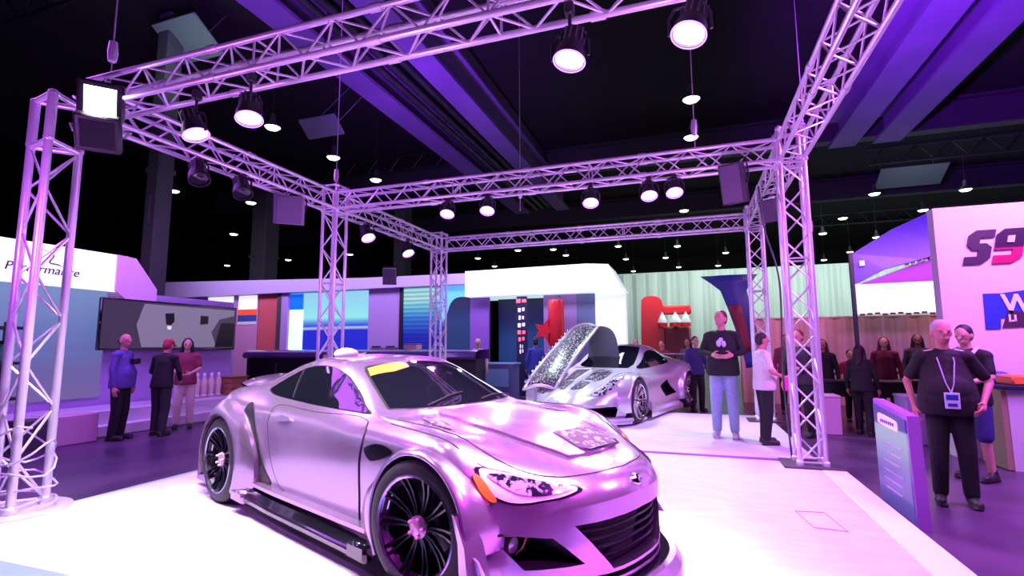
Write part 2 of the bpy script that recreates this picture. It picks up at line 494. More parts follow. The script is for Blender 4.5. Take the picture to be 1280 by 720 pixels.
    P = M['paint']; S = (0,1,0); Tp = (0,0,-1)
    # windows
    sw = smooth_poly([(.27,-.7,.985),(.46,-.7,1.09),(.70,-.7,1.165),(1.0,-.7,1.185),(1.25,-.7,1.145),(1.5,-.7,1.045),(1.72,-.7,.935),(1.84,-.7,.888),(1.70,-.7,.886),(1.2,-.7,.900),(.8,-.7,.915),(.48,-.7,.930),(.33,-.7,.95)], 4)
    for mir in (False, True):
        patch(bvh, sw, S, 'window_trim', M['black_matte'], car, .0015, .06, mir)
        c = Vector((1.0,-.7,1.02))
        w = patch(bvh, [c+(Vector(p)-c)*.965 for p in sw], S, 'side_window', M['glass_dark'], car, .005, .05, mir)
        a = drape(bvh, dens([(.78,(-.7),.93),(.66,-.7,1.14)]), S, .006)
        if mir: a = [(p.x,-p.y,p.z) for p in a]
        MB().path(a, .007, 6).build('window_pillar', M['black_matte'], w)
        d = smooth_poly([(1.88,-.8,.845),(1.92,-.8,.60),(1.93,-.8,.32),(1.88,-.8,.235),(1.4,-.8,.235),(1.0,-.8,.25),(.82,-.8,.30),(.70,-.8,.45),(.62,-.8,.66),(.60,-.8,.80),(.66,-.8,.868),(1.2,-.8,.855)], 4)
        door = patch(bvh, d, S, 'door', P, car, .006, .06, mir)
        gl = drape(bvh, dens(d, .03, True), S, .0035)
        if mir: gl = [Vector((p.x,-p.y,p.z)) for p in gl]
        MB().path(gl, .0045, 5, closed=True).build('door_gap', M['black_matte'], car)
        hd = patch(bvh, [(.74,-.8,.78),(.80,-.8,.80),(.94,-.8,.795),(.96,-.8,.775),(.88,-.8,.762),(.78,-.8,.76)], S, 'door_handle', P, door, .022, .03, mir, thick=.016)
    ws = [(2.05,0,1),(2.035,-.25,1),(1.98,-.48,1),(1.895,-.625,1),(1.80,-.60,1),(1.6,-.545,1),(1.42,-.495,1),(1.36,-.46,1),(1.385,-.25,1),(1.40,0,1)]
    ws = ws + [(x,-y,z) for x, y, z in ws[-2:0:-1]]
    patch(bvh, ws, Tp, 'window_trim', M['black_matte'], car, .0015, .07)
    c = Vector((1.7,0,1)); wsh = patch(bvh, [c+(Vector(p)-c)*.97 for p in ws], Tp, 'windshield', M['glass_dark'], car, .005, .06)
    for yy in (-.42, .12):
        wp = drape(bvh, dens([(2.00,yy+.05,1),(1.93,yy+.30,1),(1.90,yy+.48,1)]), Tp, .014)
        MB().path(wp, .007, 6).build('wiper', M['black_matte'], wsh)
    rw = [(.02,-.42,1),(.02,0,1),(.02,.42,1),(.42,.46,1),(.44,0,1),(.42,-.46,1)]
    patch(bvh, rw, Tp, 'rear_window', M['glass_dark'], car, .005, .06)
    # sun strip in orange at the top of the windshield, near corner
    patch(bvh, [(1.50,-.50,1),(1.40,-.46,1),(1.40,-.16,1),(1.43,-.12,1),(1.50,-.14,1),(1.53,-.30,1)], Tp, 'orange_sticker', mat('sticker', (.90,.30,.02), .5), wsh, .008, .05)
    # hood shut line, raised centre panel, vents
    hood = [(2.10,-.70,1),(2.45,-.73,1),(2.75,-.69,1),(3.0,-.60,1),(3.18,-.46,1),(3.285,-.25,1),(3.32,0,1)]
    hl = smooth_line = catmull(hood, 6); hl = hl + [(x,-y,z) for x, y, z in hl[-2::-1]]
    MB().path(drape(bvh, hl, Tp, .0005), .0035, 5).build('hood_gap', M['black_matte'], car)
    fl = catmull([(2.12,-.765,1),(2.5,-.80,1),(2.8,-.77,1),(2.93,-.70,1)], 6)
    for s in (1,-1):
        MB().path([Vector((p.x, p.y*s, p.z)) for p in drape(bvh, fl, Tp, .0005)], .003, 5).build('fender_gap', M['black_matte'], car)
    hb = [(2.16,-.40,1),(2.5,-.42,1),(2.86,-.36,1),(3.12,-.27,1),(3.17,0,1),(3.12,.27,1),(2.86,.36,1),(2.5,.42,1),(2.16,.40,1),(2.12,0,1)]
    hp = patch(bvh, hb, Tp, 'hood_panel', P, car, .016, .06, thick=.014)
    for mir in (False, True):
        v = smooth_poly([(2.13,-.52,1),(2.22,-.57,1),(2.42,-.62,1),(2.50,-.615,1),(2.46,-.57,1),(2.28,-.50,1)], 4)
        patch(bvh, v, Tp, 'hood_vent', M['mesh_vent'], car, .006, .03, mir, thick=.004)
    v = [(2.88,-.10,1),(3.10,-.14,1),(3.145,-.10,1),(3.145,.24,1),(3.10,.27,1),(2.88,.25,1)]
    patch(bvh, v, Tp, 'hood_vent', M['carbon'], car, .022, .04, thick=.006)
    fr = drape(bvh, dens([v[1],v[2],v[3],v[4]], .03), Tp, .024)
    MB().path(fr, .007, 6).build('vent_frame', M['black_gloss'], car)
    # rounded emblem on the nose
    e = drape(bvh, [(3.4,0,.575)], (-1,0,-.35), .004)[0]
    em = MB(); em.lathe([(.001,.012),(.03,.011),(.042,.006),(.046,0),(.046,-.006)], axis='X', n=28, cap=False)
    em.v = [(x, y*1.25, z*.75) for x, y, z in em.v]
    em.build('nose_badge', M['chrome'], car, loc=e, rot=(0,-.5,0))
    # headlights
    D = Vector((-.85,.42,-.30))
    out = [(2.90,-.800,.705),(2.98,-.755,.715),(3.10,-.67,.690),(3.22,-.56,.655),(3.33,-.42,.600),(3.28,-.50,.560),(3.20,-.60,.545),(3.13,-.67,.535),(3.04,-.735,.545),(2.96,-.79,.60)]
    cc = sum((Vector(p) for p in out), Vector())/len(out)
    for mir in (False, True):
        o = smooth_poly(out, 3)
        hlm = patch(bvh, o, D, 'headlight', M['black_gloss'], car, .004, .03, mir, thick=.003)
        patch(bvh, [cc+(Vector(p)-cc)*.90 for p in o], D, 'lamp_housing', M['white_gloss'], hlm, .009, .025, mir)
        inn = smooth_poly([(2.965,-.765,.672),(3.04,-.71,.682),(3.13,-.64,.662),(3.25,-.51,.62),(3.29,-.455,.595),(3.20,-.575,.572),(3.12,-.65,.572),(3.05,-.705,.60)], 3)
        patch(bvh, inn, D, 'lamp_lens', M['lamp_inner'], hlm, .013, .025, mir, thick=.003)
        am = smooth_poly([(2.92,-.825,.680),(2.955,-.805,.675),(3.01,-.772,.60),(3.03,-.76,.558),(3.00,-.78,.558),(2.955,-.81,.61)], 3)
        patch(bvh, am, D, 'turn_signal', M['amber'], hlm, .020, .025, mir, thick=.018)
    # grille bars and mesh in the mouth, number-plate bar
    cn = lambda y: .55*(abs(y)/.8)**2.6
    for z, w in ((.375,.41),(.33,.375),(.285,.33),(.235,.29)):
        MB().path([(3.385-cn(y), y, z-.01*abs(y)) for y in [w*(k/8-1) for k in range(17)]], .008, 6).build('grille_bar', M['gunmetal'], car)
    rows = [[(3.31-cn(y), y*(1-.42*(.415-z)/.24), z) for y in [.46*(k/10-1) for k in range(21)]] for z in (.42,.34,.26,.175)]
    MB().grid(rows).build('grille_mesh', M['black_matte'], car)
    for s in (-1,1):
        f = MB(); f.lathe([(.045,.0),(.05,.03),(.04,.05),(.02,.058),(.0001,.06)], c=(2.95,.62*s,.295), axis='X', n=20, cap=False)
        f.build('fog_lamp', M['lens_glass'], car)
        f = MB(); f.path([(3.02-.03, .74*s, .372), (3.12, .56*s, .362)], .007, 6); f.build('fog_trim', M['black_gloss'], car)
        # tow eye in each fog opening
        MB().path([(2.99,.60*s,.24),(3.03,.585*s,.28),(3.05,.57*s,.34)], .006, 6).build('tow_strap', M['pink_lip'], car)
    # front splitter
    def lipy(y): return 3.50-.60*(abs(y)/.9)**2.7
    ys = [.97*(k/16-1) for k in range(33)]
    sp = MB(); rows = []
    for dx, z in ((-.55,.062),(0,.062),(.012,.068),(0,.084),(-.1,.086),(-.55,.09)):
        rows.append([(max(lipy(y)+dx, 2.35), y, z) for y in ys])
    sp.grid(rows+[rows[0]]).build('splitter', M['black_gloss'], car)
    ed = MB(); ed.grid([[(lipy(y)-.03, y, .088) for y in ys],[(lipy(y)+.012,y,.094) for y in ys],[(lipy(y)+.05,y,.045) for y in ys],[(lipy(y)+.045,y,.036) for y in ys],[(lipy(y)-.03,y,.05) for y in ys]]).build('splitter_lip', P, car)
    for s in (-1,1):
        # bumper corner blades beside the wheels
        b = MB(); b.grid([[(2.93,.885*s,.50),(3.00,.855*s,.38),(3.03,.84*s,.24),(3.05,.84*s,.12)],
                          [(2.90,.955*s,.50),(2.96,.945*s,.36),(2.99,.95*s,.22),(3.00,.955*s,.10)],
                          [(2.86,.935*s,.50),(2.90,.93*s,.36),(2.92,.94*s,.22),(2.93,.945*s,.10)],
                          [(2.88,.88*s,.50),(2.92,.86*s,.38),(2.94,.85*s,.24),(2.95,.85*s,.12)]]).build('canard', P, car)
        b = MB(); b.prism([(2.93,.135),(3.14,.135),(3.02,.30),(2.94,.34)], 'Y', .90*s, .915*s); b.build('canard', P, car)
        # sill blade
        r = []
        for x, y, z in ((.33,.86,.20),(.42,.93,.115),(.9,.945,.105),(1.6,.955,.100),(2.05,.96,.095),(2.14,.965,.10)):
            r.append([(x, .80*s, z+.10),(x, (y-.045)*s, z+.09),(x, (y-.03)*s, z+.035),(x, y*s, z+.028),(x, y*s, z+.004),(x, .80*s, z)])
        MB().grid(r).build('side_skirt', M['black_gloss'], car)
        r = [[(x, .83*s, z+.06),(x,(y)*s, z+.055),(x,y*s,z+.03),(x,.83*s,z+.02)] for x, y, z in ((.40,.88,.20),(.9,.905,.20),(1.5,.91,.20),(2.1,.925,.205))]
        MB().grid(r).build('sill_trim', P, car)
        MB().box((.34,.90*s,.14),(.22,.10,.10), bev=.02).build('skirt_end', P, car)
        MB().box((2.07,.935*s,.135),(.20,.07,.11), bev=.02).build('skirt_end', M['black_gloss'], car)
    # flares
    for s in (-1,1):
        def rr(th):
            f = sstep((th-20)/60.) * (1-sstep((th-120)/60.))
            return .50+.06*f+(.13*sstep((70-th)/70.) if th < 70 else 0)
        flare(bvh, car, XR, ZW, s, dict(a0=-32, a1=205, r=rr, lift=lambda th: .055*sstep((62-th)/30.) if th < 62 else 0.), yl=.945)
        def rf(th):
            return .455-.025*sstep((th-10)/50.)*(1-sstep((th-130)/40.))+.09*sstep((th-150)/30.)
        flare(bvh, car, XF, ZW, s, dict(a0=-8, a1=212, r=rf, lift=lambda th: .03*sstep((th-150)/15.)), yl=.94)
        # dark inlet ahead of the rear flare
        inl = smooth_poly([(.22,-.8,.86),(.33,-.8,.82),(.44,-.8,.62),(.56,-.8,.40),(.70,-.8,.27),(.55,-.8,.24),(.42,-.8,.30),(.32,-.8,.50),(.22,-.8,.70)], 4)
        patch(bvh, inl, S, 'side_inlet', M['black'], car, .006, .05, s > 0)
        sl = smooth_poly([(1.98,-.8,.70),(2.13,-.8,.745),(2.30,-.8,.72),(2.16,-.8,.66),(2.05,-.8,.64)], 4)
        patch(bvh, sl, S, 'fender_vent', M['black_gloss'], car, .008, .04, s > 0)
    # tail spoiler, exhausts, diffuser, tail lamps
    sp = MB(); rows = []
    for x, z, w in ((-.40,1.005,.56),(-.52,1.035,.60),(-.64,1.06,.62),(-.655,1.055,.62),(-.62,1.00,.61),(-.55,.965,.60)):
        rows.append([(x+.16*(abs(y)/.68)**2.2, y*w/.68, z-.07*(abs(y)/.68)**3) for y in [.68*(k/10-1) for k in range(21)]])
    sp.grid(rows+[rows[0]]).build('spoiler', P, car)
    for s in (-1,1):
        MB().lathe([(.05,0),(.055,-.09),(.045,-.09),(.04,0)], c=(-.78,.45*s,.24), axis='X', n=20, cap=False).build('exhaust_pipe', M['chrome'], car)
        patch(bvh, [(-.7,.62*s,.80),(-.7,.40*s,.78),(-.7,.40*s,.69),(-.7,.62*s,.68)], (1,0,0), 'tail_lamp', M['red'], car, .006, .04, thick=.004)
        MB().prism([(-.92,.06),(-.50,.05),(-.50,.15),(-.62,.22),(-.90,.20)], 'Y', .78*s, .81*s).build('diffuser_fin', P, car)
    MB().box((-.72,0,.10),(.36,1.56,.03), bev=.01).build('diffuser', M['black_gloss'], car)
    # underbody: axle blocks so the wheels join the car
    for x in (XR, XF):
        MB().tube((x,-.75,ZW),(x,.75,ZW), .04, n=12).build('axle', M['black'], car)
    for x in (XR, XF):
        for s in (-1,1):
            wh = make_wheel(car, (x, .93*s, ZW), s)
            if x == XF: wh.rotation_euler = (0,0,.12)
    return car
# ================================================================= HALL
noise_mat('hall_floor', (.06,.03,.08), (.10,.05,.125), 1.3, .38, bump=.02, stretch=(1,1,1), rr=(.22,.5))
noise_mat('carpet', (.66,.60,.69), (.74,.68,.77), 3, .5, bump=.02, stretch=(1,3,1))
noise_mat('ceiling_dark', (.002,.002,.0025), (.004,.004,.005), 2., .95)
noise_mat('steel_beam', (.13,.08,.22), (.16,.10,.26), .6, .6); mat('beam_dark', (.03,.025,.045), .6)
noise_mat('duct', (.02,.02,.025), (.035,.035,.04), 3, .5, .4)
noise_mat('drape_green', (.34,.42,.38), (.44,.52,.48), 1.1, .8, stretch=(6,1,.2))
noise_mat('drape_pink', (.50,.30,.32), (.62,.40,.42), 2.2, .8, stretch=(5,5,.2))
mat('fascia', (.78,.76,.82), .45)
mat('panel_glow', (.8,.8,.84), .5, em=(.72,.92,1.), es=.75)  # white panels given their own glow in place of light falling on them
mat('panel_glow2', (.8,.8,.8), .5, em=(.98,1.,.93), es=.8)  # warmer self-glowing white, brightness put into the material
mat('lilac', (.42,.28,.62), .6)
mat('purple_wall', (.25,.10,.48), .6)
mat('navy', (.01,.015,.06), .5)
mat('counter_top', (.75,.68,.80), .25, coat=.3)
mat('pink_box', (.62,.40,.55), .5)
mat('tv_glass', (.01,.01,.013), .12, coat=.6)
mat('tent_blue', (.09,.06,.60), .55)
mat('tent_purple', (.20,.03,.55), .55)
mat('sign_wall', (.74,.62,.76), .6)
mat('logo_plum', (.035,.002,.045), .5)
mat('logo_magenta', (.65,.01,.22), .5)
mat('logo_blue', (.02,.04,.42), .5)
mat('ink', (.05,.01,.05), .6)

def structure(o): o['kind'] = 'structure'; return o
structure(MB().box((-2,22,FLOOR-.05),(74,64,.1)).build('floor', M['hall_floor']))
structure(MB().box((-2,22,10.4),(74,64,.2)).build('ceiling', M['ceiling_dark']))
structure(MB().box((-2,53.9,5.1),(74,.2,10.45)).build('wall_back', M['ceiling_dark']))
structure(MB().box((-38.9,22,5.1),(.2,64,10.45)).build('wall_left', M['ceiling_dark']))
structure(MB().box((34.9,22,5.1),(.2,64,10.45)).build('wall_right', M['ceiling_dark']))
# roof beams with a bottom flange, running away from the camera
for k, (x, w, lab) in enumerate(((-8.3,.75,'purple-lit steel roof beam on the left, left one of the close pair'),(-6.1,.7,'purple-lit steel roof beam on the left, right one of the close pair beside three ducts'),
                            (5.55,.85,'broad purple-lit roof beam at the upper right, inner one nearest the truss'),(6.95,.85,'broad purple-lit roof beam at the upper right, outer one'))):
    x = x*(8.6-1.38)/(8.6-1.38)
    b = MB(); y0, y1 = (1.5, 26.) if x < 0 else (.5, 21.)
    b.box((x,(y0+y1)/2,8.65),(w,y1-y0,.10)); b.box((x,(y0+y1)/2,9.1),(.10,y1-y0,.85)); b.box((x,(y0+y1)/2,9.6),(w,y1-y0,.08)); b.box((x,(y0+y1)/2,9.97),(.3,y1-y0,.68))
    tag(b.build('roof_beam', M['steel_beam'], smooth=False), lab, 'beam', 'steel roof beams')
for k, (x, lab) in enumerate(((-7.55,'left'),(-7.22,'middle'),(-6.88,'right'))):
    b = MB(); b.tube((x,1.5,8.8+.05*k),(x,26,8.8+.05*k), .11, n=12)
    for y in range(3, 26, 3): b.tube((x,y,8.8),(x,y,10.32), .015, n=5)
    tag(b.build('ceiling_duct', M['duct']), 'dark round ceiling duct between the two left roof beams, %s one of three' % lab, 'duct', 'ducts between the roof beams')
for y, z, x0, x1, lab in ((22.,9.2,-26,26,'nearer'),(31.,9.2,-30,30,'farther')):
    b = MB(); b.box(((x0+x1)/2,y,z),(x1-x0,.5,.1)); b.box(((x0+x1)/2,y,z+.5),(x1-x0,.08,1.)); b.box(((x0+x1)/2,y,z+1.05),(x1-x0,.5,.1))
    tag(b.build('cross_beam', M['beam_dark'], smooth=False), 'long dark steel beam crossing the hall below the ceiling, the %s one' % lab, 'beam')
# perforated roof lattice: thin bar joists, dim
for k in range(7):
    y = 7.2+k*6.4
    b = MB(); x0, x1 = -30., -9.3
    if k % 2: x0, x1 = 8., 30.
    b.tube((x0,y,9.5),(x1,y,9.5), .05, n=5); b.tube((x0,y,10.22),(x1,y,10.22), .05, n=5)
    n = int((x1-x0)/1.2)
    for i in range(n):
        xa = x0+(x1-x0)*i/n; xb = x0+(x1-x0)*(i+1)/n
        b.tube((xa,y,9.5),((xa+xb)/2,y,10.24), .025, n=4, cap=False); b.tube(((xa+xb)/2,y,10.24),(xb,y,9.5), .025, n=4, cap=False)
    tag(b.build('bar_joist', M['duct']), 'thin dark open-web joist high under the ceiling, row %s from the stand' % ['one','two','three','four','five','six','seven'][k], 'joist', 'open-web ceiling joists')
# pale ceiling panels catching light (skylight baffles)
for (x, y, z, w, d, rx, lab) in ((-11.9,9.0,9.3,1.5,1.1,-.55,'pale green ceiling baffle above the left front truss'),(9.9,27.5,9.1,2.6,1.3,-.5,'pale green ceiling baffle above the pink sign wall'),(-9.3,11.,7.4,1.2,.6,-.7,'small pale baffle behind the stage lamps on the left')):
    b = MB(); b.box((0,0,0),(w,d,.06),bev=.02)
    for s in (-1,1): b.tube((s*w*.4,0,0),(s*w*.4,0,(10.3-z)),.012,n=5)
    tag(b.build('ceiling_baffle', M['baffle'] if 'baffle' in M else mat('baffle',(.13,.20,.16),.8), loc=(x,y,z), rot=(rx,0,0)), lab, 'baffle')
# far wall
b = MB(); N = 150
rows = []
for z in (FLOOR, 6.05):
    rows.append([(-9+40*i/N, 34+.09*math.sin(i*1.9), z) for i in range(N+1)])
b.grid(rows); b.box((11,34.2,6.1),(40,.25,.1))
tag(b.build('wall_curtain', M['drape_green']), 'pale green full-height partition curtain closing the far end of the hall', 'curtain')
# columns
for (x, y, h, w, lab) in ((-19.6,19.5,9.9,.9,'wide grey concrete column behind the left booth'),(-15.3,25.2,9.9,.75,'grey concrete column behind the purple loudspeaker'),(-12.4,8.9,9.9,.42,'slim grey column rising behind the front left truss tower')):
    b = MB(); b.box((x,y,h/2-.01+FLOOR/2),(w,w,h+.2-FLOOR),bev=.04); b.box((x,y,5.8),(w*1.08,w*1.08,.12)); b.box((x-w*.1,y-w*.52,4.8),(w*.35,.04,.7),bev=.01)
    tag(b.build('column', mat('concrete',(.07,.08,.08),.85) if 'concrete' not in M else M['concrete'], smooth=False), lab, 'column')
# hall high-bay lamps
HB = [(-19.8,14.8),(-24.9,17.7),(-18.2,17.2),(-24.2,21.8),(-33.9,30.1),(-27.6,29.7),(-22.0,29.4),(.3,13.6),(.3,16.2),(-11.2,13.9),(-11.2,16.4),(7.7,25.1),(11.1,25.7),(10.8,29.0),(10.8,35.5),(10.7,40.5),(7.6,29.5),(7.5,33.2),(9.8,43.6),(0.,25.2),(-.5,34.2),(2.6,37.8),(2.4,43.7),(-1.4,38.4),(-.6,43.4),(-4.2,38.),(-4.3,44.4),(-4.1,32.9),(-8.,34.9),(-8.3,32.5),(-14.3,33.9),(-14.5,37.8),(-10.6,32.),(-11.3,11.3)]
hb = thing('high_bay_lamp', 'white round high-bay ceiling lamp hanging in the dark roof of the hall', 'lamp', (HB[0][0],HB[0][1],7.8), 0, 'high-bay lamps of the hall')
MB().lathe([(.05,.42),(.07,.40),(.08,.22),(.20,.06),(.24,0),(.225,0),(.06,.2)], n=20, cap=False).build('reflector', M['dark_grey'], hb)
MB().lathe([(.215,.02),(.16,-.04),(.0001,-.06)], n=20, cap=False).build('lens', M['hall_lens'], hb)
MB().tube((0,0,.4),(0,0,2.5),.005,n=6).build('hanger', M['dark_grey'], hb)
for x, y in HB[1:]: dup(hb, (x,y,7.8))

# ---------------------------------------------------------------- display platform
p = thing('display_platform', 'white carpeted display platform under the truss frame with the silver coupe on it', 'platform', (0,0,0))
MB().box((-1.98,4.68,-.06),(6.62,4.84,.119)).build('deck', M['carpet'], p, False)
MB().box((1.46,4.70,-.055),(.25,4.86,.12),bev=.01).build('edge_strip', mat('strip_white',(.86,.92,.93),.5), p)
MB().path([(.78,5.02,.001),(1.00,5.05,.001),(1.06,4.60,.001),(.84,4.62,.001)], .005, 4, closed=True).build('floor_hatch', M['lilac'], p)
MB().box((-1.86,2.16,-.06),(6.86,.20,.119)).build('edge_strip', mat('edge_blue',(.16,.26,.42),.4), p)
MB().box((-5.33,4.68,-.06),(.08,4.86,.121)).build('edge_strip', mat('edge_green',(.40,.60,.62),.4), p)
p2 = thing('rear_platform', 'white carpeted rear platform carrying the second car and its visitors', 'platform', (0,0,0))
MB().box((-2.1,9.32,-.052),(7.0,4.35,.104)).build('deck', M['carpet'], p2, False)
MB().box((-2.1,7.13,-.045),(7.1,.05,.13),bev=.008).build('edge_strip', mat('edge_purple',(.30,.16,.50),.35,.3), p2)
# ---------------------------------------------------------------- trusses
S_ = .264; R_ = .026; H_ = 3.915
XL, XRT, Y1, Y2, Y3 = -5.515, 1.272, 3.18, 6.937, 10.71
def lacing(b, A, B, offs, pitch, r=.0105):
    """zigzag on the four faces of a box truss from A to B; offs: four corner offsets in order"""
    A = Vector(A); B = Vector(B); L = (B-A).length; n = max(2, round(L/pitch)); d = (B-A)/n
    for k in range(len(offs)):
        o1 = Vector(offs[k]); o2 = Vector(offs[(k+1) % len(offs)])
        for i in range(n):
            a = A+d*i; c = A+d*(i+1); s1, s2 = (o1, o2) if (i+k) % 2 == 0 else (o2, o1)
            b.tube(a+s1, c+s2, r, n=5, cap=False)
            if i % 8 == 0 or i == n-1:
                e = a if i < n-1 else c
                b.tube(e+o1, e+o2, r, n=5, cap=False)
def beam(name, A, B, label, parent=None, pitch=.26):
    t = thing(name, label, 'truss', A, 0, 'aluminium box trusses of the display frame')
    A = Vector(A); B = Vector(B); d = (B-A); h = S_/2
    if abs(d.x) > abs(d.y): offs = [(0,-h,-h),(0,h,-h),(0,h,h),(0,-h,h)]
    else: offs = [(-h,0,-h),(h,0,-h),(h,0,h),(-h,0,h)]
    for o in offs: MB().tube(Vector(o), d+Vector(o), R_, n=12).build('chord', M['alu'], t)
    b = MB(); lacing(b, (0,0,0), d, offs, pitch); b.build('lacing', M['alu'], t)
    c = MB(); u = d.normalized(); L = d.length
    for k in range(1, int(L/2)+1):
        e = u*(L*k/(int(L/2)+1))
        for o in offs: c.tube(e+Vector(o)-u*.05, e+Vector(o)+u*.05, R_*1.35, n=10)
    c.build('coupler', M['alu'], t)
    return t
def tower(x, y, label, base='square', z1=H_-S_/2-.02, tri=False):
    t = thing('truss_tower', label, 'truss tower', (x,y,0), 0, 'aluminium truss towers of the display frame')
    h = S_/2; offs = [(-h,-h,0),(h,-h,0),(h,h,0),(-h,h,0)] if not tri else [(-.19,-.07,0),(.17,-.13,0),(.04,.19,0)]
    R_ = .026 if not tri else .034; nf = len(offs); z0 = .03
    for o in offs: MB().tube((o[0],o[1],z0),(o[0],o[1],z1-.14), R_, n=14).build('chord', M['alu'], t)
    b = MB(); lacing(b, (0,0,z0+.03), (0,0,z1-.16), offs, .30 if not tri else .42, .0115); b.build('lacing', M['alu'], t)
    # corner block
    c = MB()
    for sz in (z1-.15, z1+S_+.03):
        for k in range(nf): c.tube((offs[k][0],offs[k][1],sz),(offs[(k+1)%nf][0],offs[(k+1)%nf][1],sz), R_*.75, n=10)
    for o in offs:
        c.tube((o[0],o[1],z1-.15),(o[0],o[1],z1+S_+.03), R_*1.15, n=12)
        for sz in (z1-.13, z1+S_+.02): c.ell((o[0],o[1],sz),(.042,.042,.042),10,7)
    c.build('corner_block', M['alu'], t)
    if base == 'round': MB().lathe([(.38,0),(.38,.012),(.36,.02),(.20,.028),(.0001,.03)], n=40, cap=False).build('base_plate', M['alu'], t)
    else: MB().box((0,0,.014),(.62,.46,.028),bev=.006).build('base_plate', M['dark_grey'], t)
    for o in offs:
        MB().lathe([(R_*1.6,.028),(R_*1.6,.07),(R_,.085)], c=(o[0],o[1],0), n=12, cap=False).build('foot_collar', M['alu'], t)
    return t
tower(XL-.02, Y1-.235, 'nearest aluminium truss tower at the far left, standing on a round base plate', 'round', 3.40, True)
tower(XL, Y2, 'aluminium truss tower on the left behind the silver coupe, below the purple loudspeaker')
tower(XL, Y3, 'rear left aluminium truss tower, seen above the coupe windshield')
tower(XRT, Y2, 'aluminium truss tower at the right platform edge beside the person in white')
tower(XRT, Y3, 'rear right aluminium truss tower behind the visitors by the second car')
tower(XRT, -.6, 'aluminium truss tower behind the camera position at the right front')
h = S_/2; HC = H_-h; g = h+.03
beam('truss_beam', (XL+g,Y1,HC), (XRT-g,Y1,HC), 'front overhead truss running from the front left tower out of the picture top')
beam('truss_beam', (XL+g,Y2,HC), (XRT-g,Y2,HC), 'middle overhead truss crossing behind the coupe with stage lamps below')
beam('truss_beam', (XL+g,Y3,HC), (XRT-g,Y3,HC), 'rear overhead truss, the farthest and lowest crossing in the picture')
beam('truss_beam', (XL,Y1+g,HC), (XL,Y2-g,HC), 'left side truss between the front left tower and the tower behind the coupe')
beam('truss_beam', (XL,Y2+g,HC), (XL,Y3-g,HC), 'left side truss between the two rear left towers')
beam('truss_beam', (XRT,Y1+g,HC), (XRT,Y2-g,HC), 'right side truss rising from the right tower out of the top of the picture')
beam('truss_beam', (XRT,Y2+g,HC), (XRT,Y3-g,HC), 'right side truss between the right tower and the rear right tower')
beam('truss_beam', (XRT,-.6+g,HC), (XRT,Y1-g,HC), 'right side truss ahead of the front truss, out of the picture above')
c = MB()
for k in range(4):
    pass
nb = MB()
for sx in (-h,h):
    for sy in (-h,h): nb.tube((sx,sy,-h-.03),(sx,sy,h+.03),R_*1.15,n=10)
for sz in (-h,h):
    for a, b_ in (((-h,-h),(h,-h)),((h,-h),(h,h)),((h,h),(-h,h)),((-h,h),(-h,-h))): nb.tube((a[0],a[1],sz),(b_[0],b_[1],sz),R_,n=10)
tag(nb.build('truss_corner', M['alu'], loc=(XRT,Y1,HC)), 'truss corner cube joining the front truss to the right side truss', 'truss')
# chain hoists above the corners
for (x, y, lab) in ((XL,Y2,'thin steel hanging cable above the left middle tower'),(XRT-1.1,Y2,'thin steel hanging cable above the middle truss near the right tower'),(XL+.3,Y1,'thin steel hanging cable above the front left tower'),(XRT+.9,Y2+3.5,'thin steel cable hanging beside the right tower'),(-2.9,8.9,'thin cable hanging behind the middle truss')):
    b = MB(); z0 = H_ if 'beside' not in lab else 3.2
    b.tube((x,y,z0),(x,y,10.3),.008,n=5); b.lathe([(.0001,.12),(.035,.10),(.045,0),(.035,-.1),(.0001,-.12)], c=(x,y,z0+.35), n=10, cap=False)
    tag(b.build('hanging_cable', M['alu']), lab, 'cable')

# ---------------------------------------------------------------- stage lamps
def spot(loc, target, energy, col, size=70, r=.06, blend=.6, name='stage_spot_light'):
    l = bpy.data.lights.new(name, 'SPOT'); l.energy = energy; l.color = col; l.spot_size = math.radians(size); l.spot_blend = blend; l.shadow_soft_size = r
    o = bpy.data.objects.new(name, l); COL.objects.link(o); o.location = loc
    o.rotation_euler = (Vector(target)-Vector(loc)).to_track_quat('-Z','Y').to_euler(); return o
def point(loc, energy, col, r=.1):
    l = bpy.data.lights.new('fill_point', 'POINT'); l.energy = energy; l.color = col; l.shadow_soft_size = r
    o = bpy.data.objects.new('fill_point', l); COL.objects.link(o); o.location = loc; return o
def area(loc, target, energy, col, sx, sy, name='area_light'):
    l = bpy.data.lights.new(name, 'AREA'); l.shape = 'RECTANGLE'; l.size = sx; l.size_y = sy; l.energy = energy; l.color = col
    o = bpy.data.objects.new(name, l); COL.objects.link(o); o.location = loc
    o.rotation_euler = (Vector(target)-Vector(loc)).to_track_quat('-Z','Y').to_euler(); return o
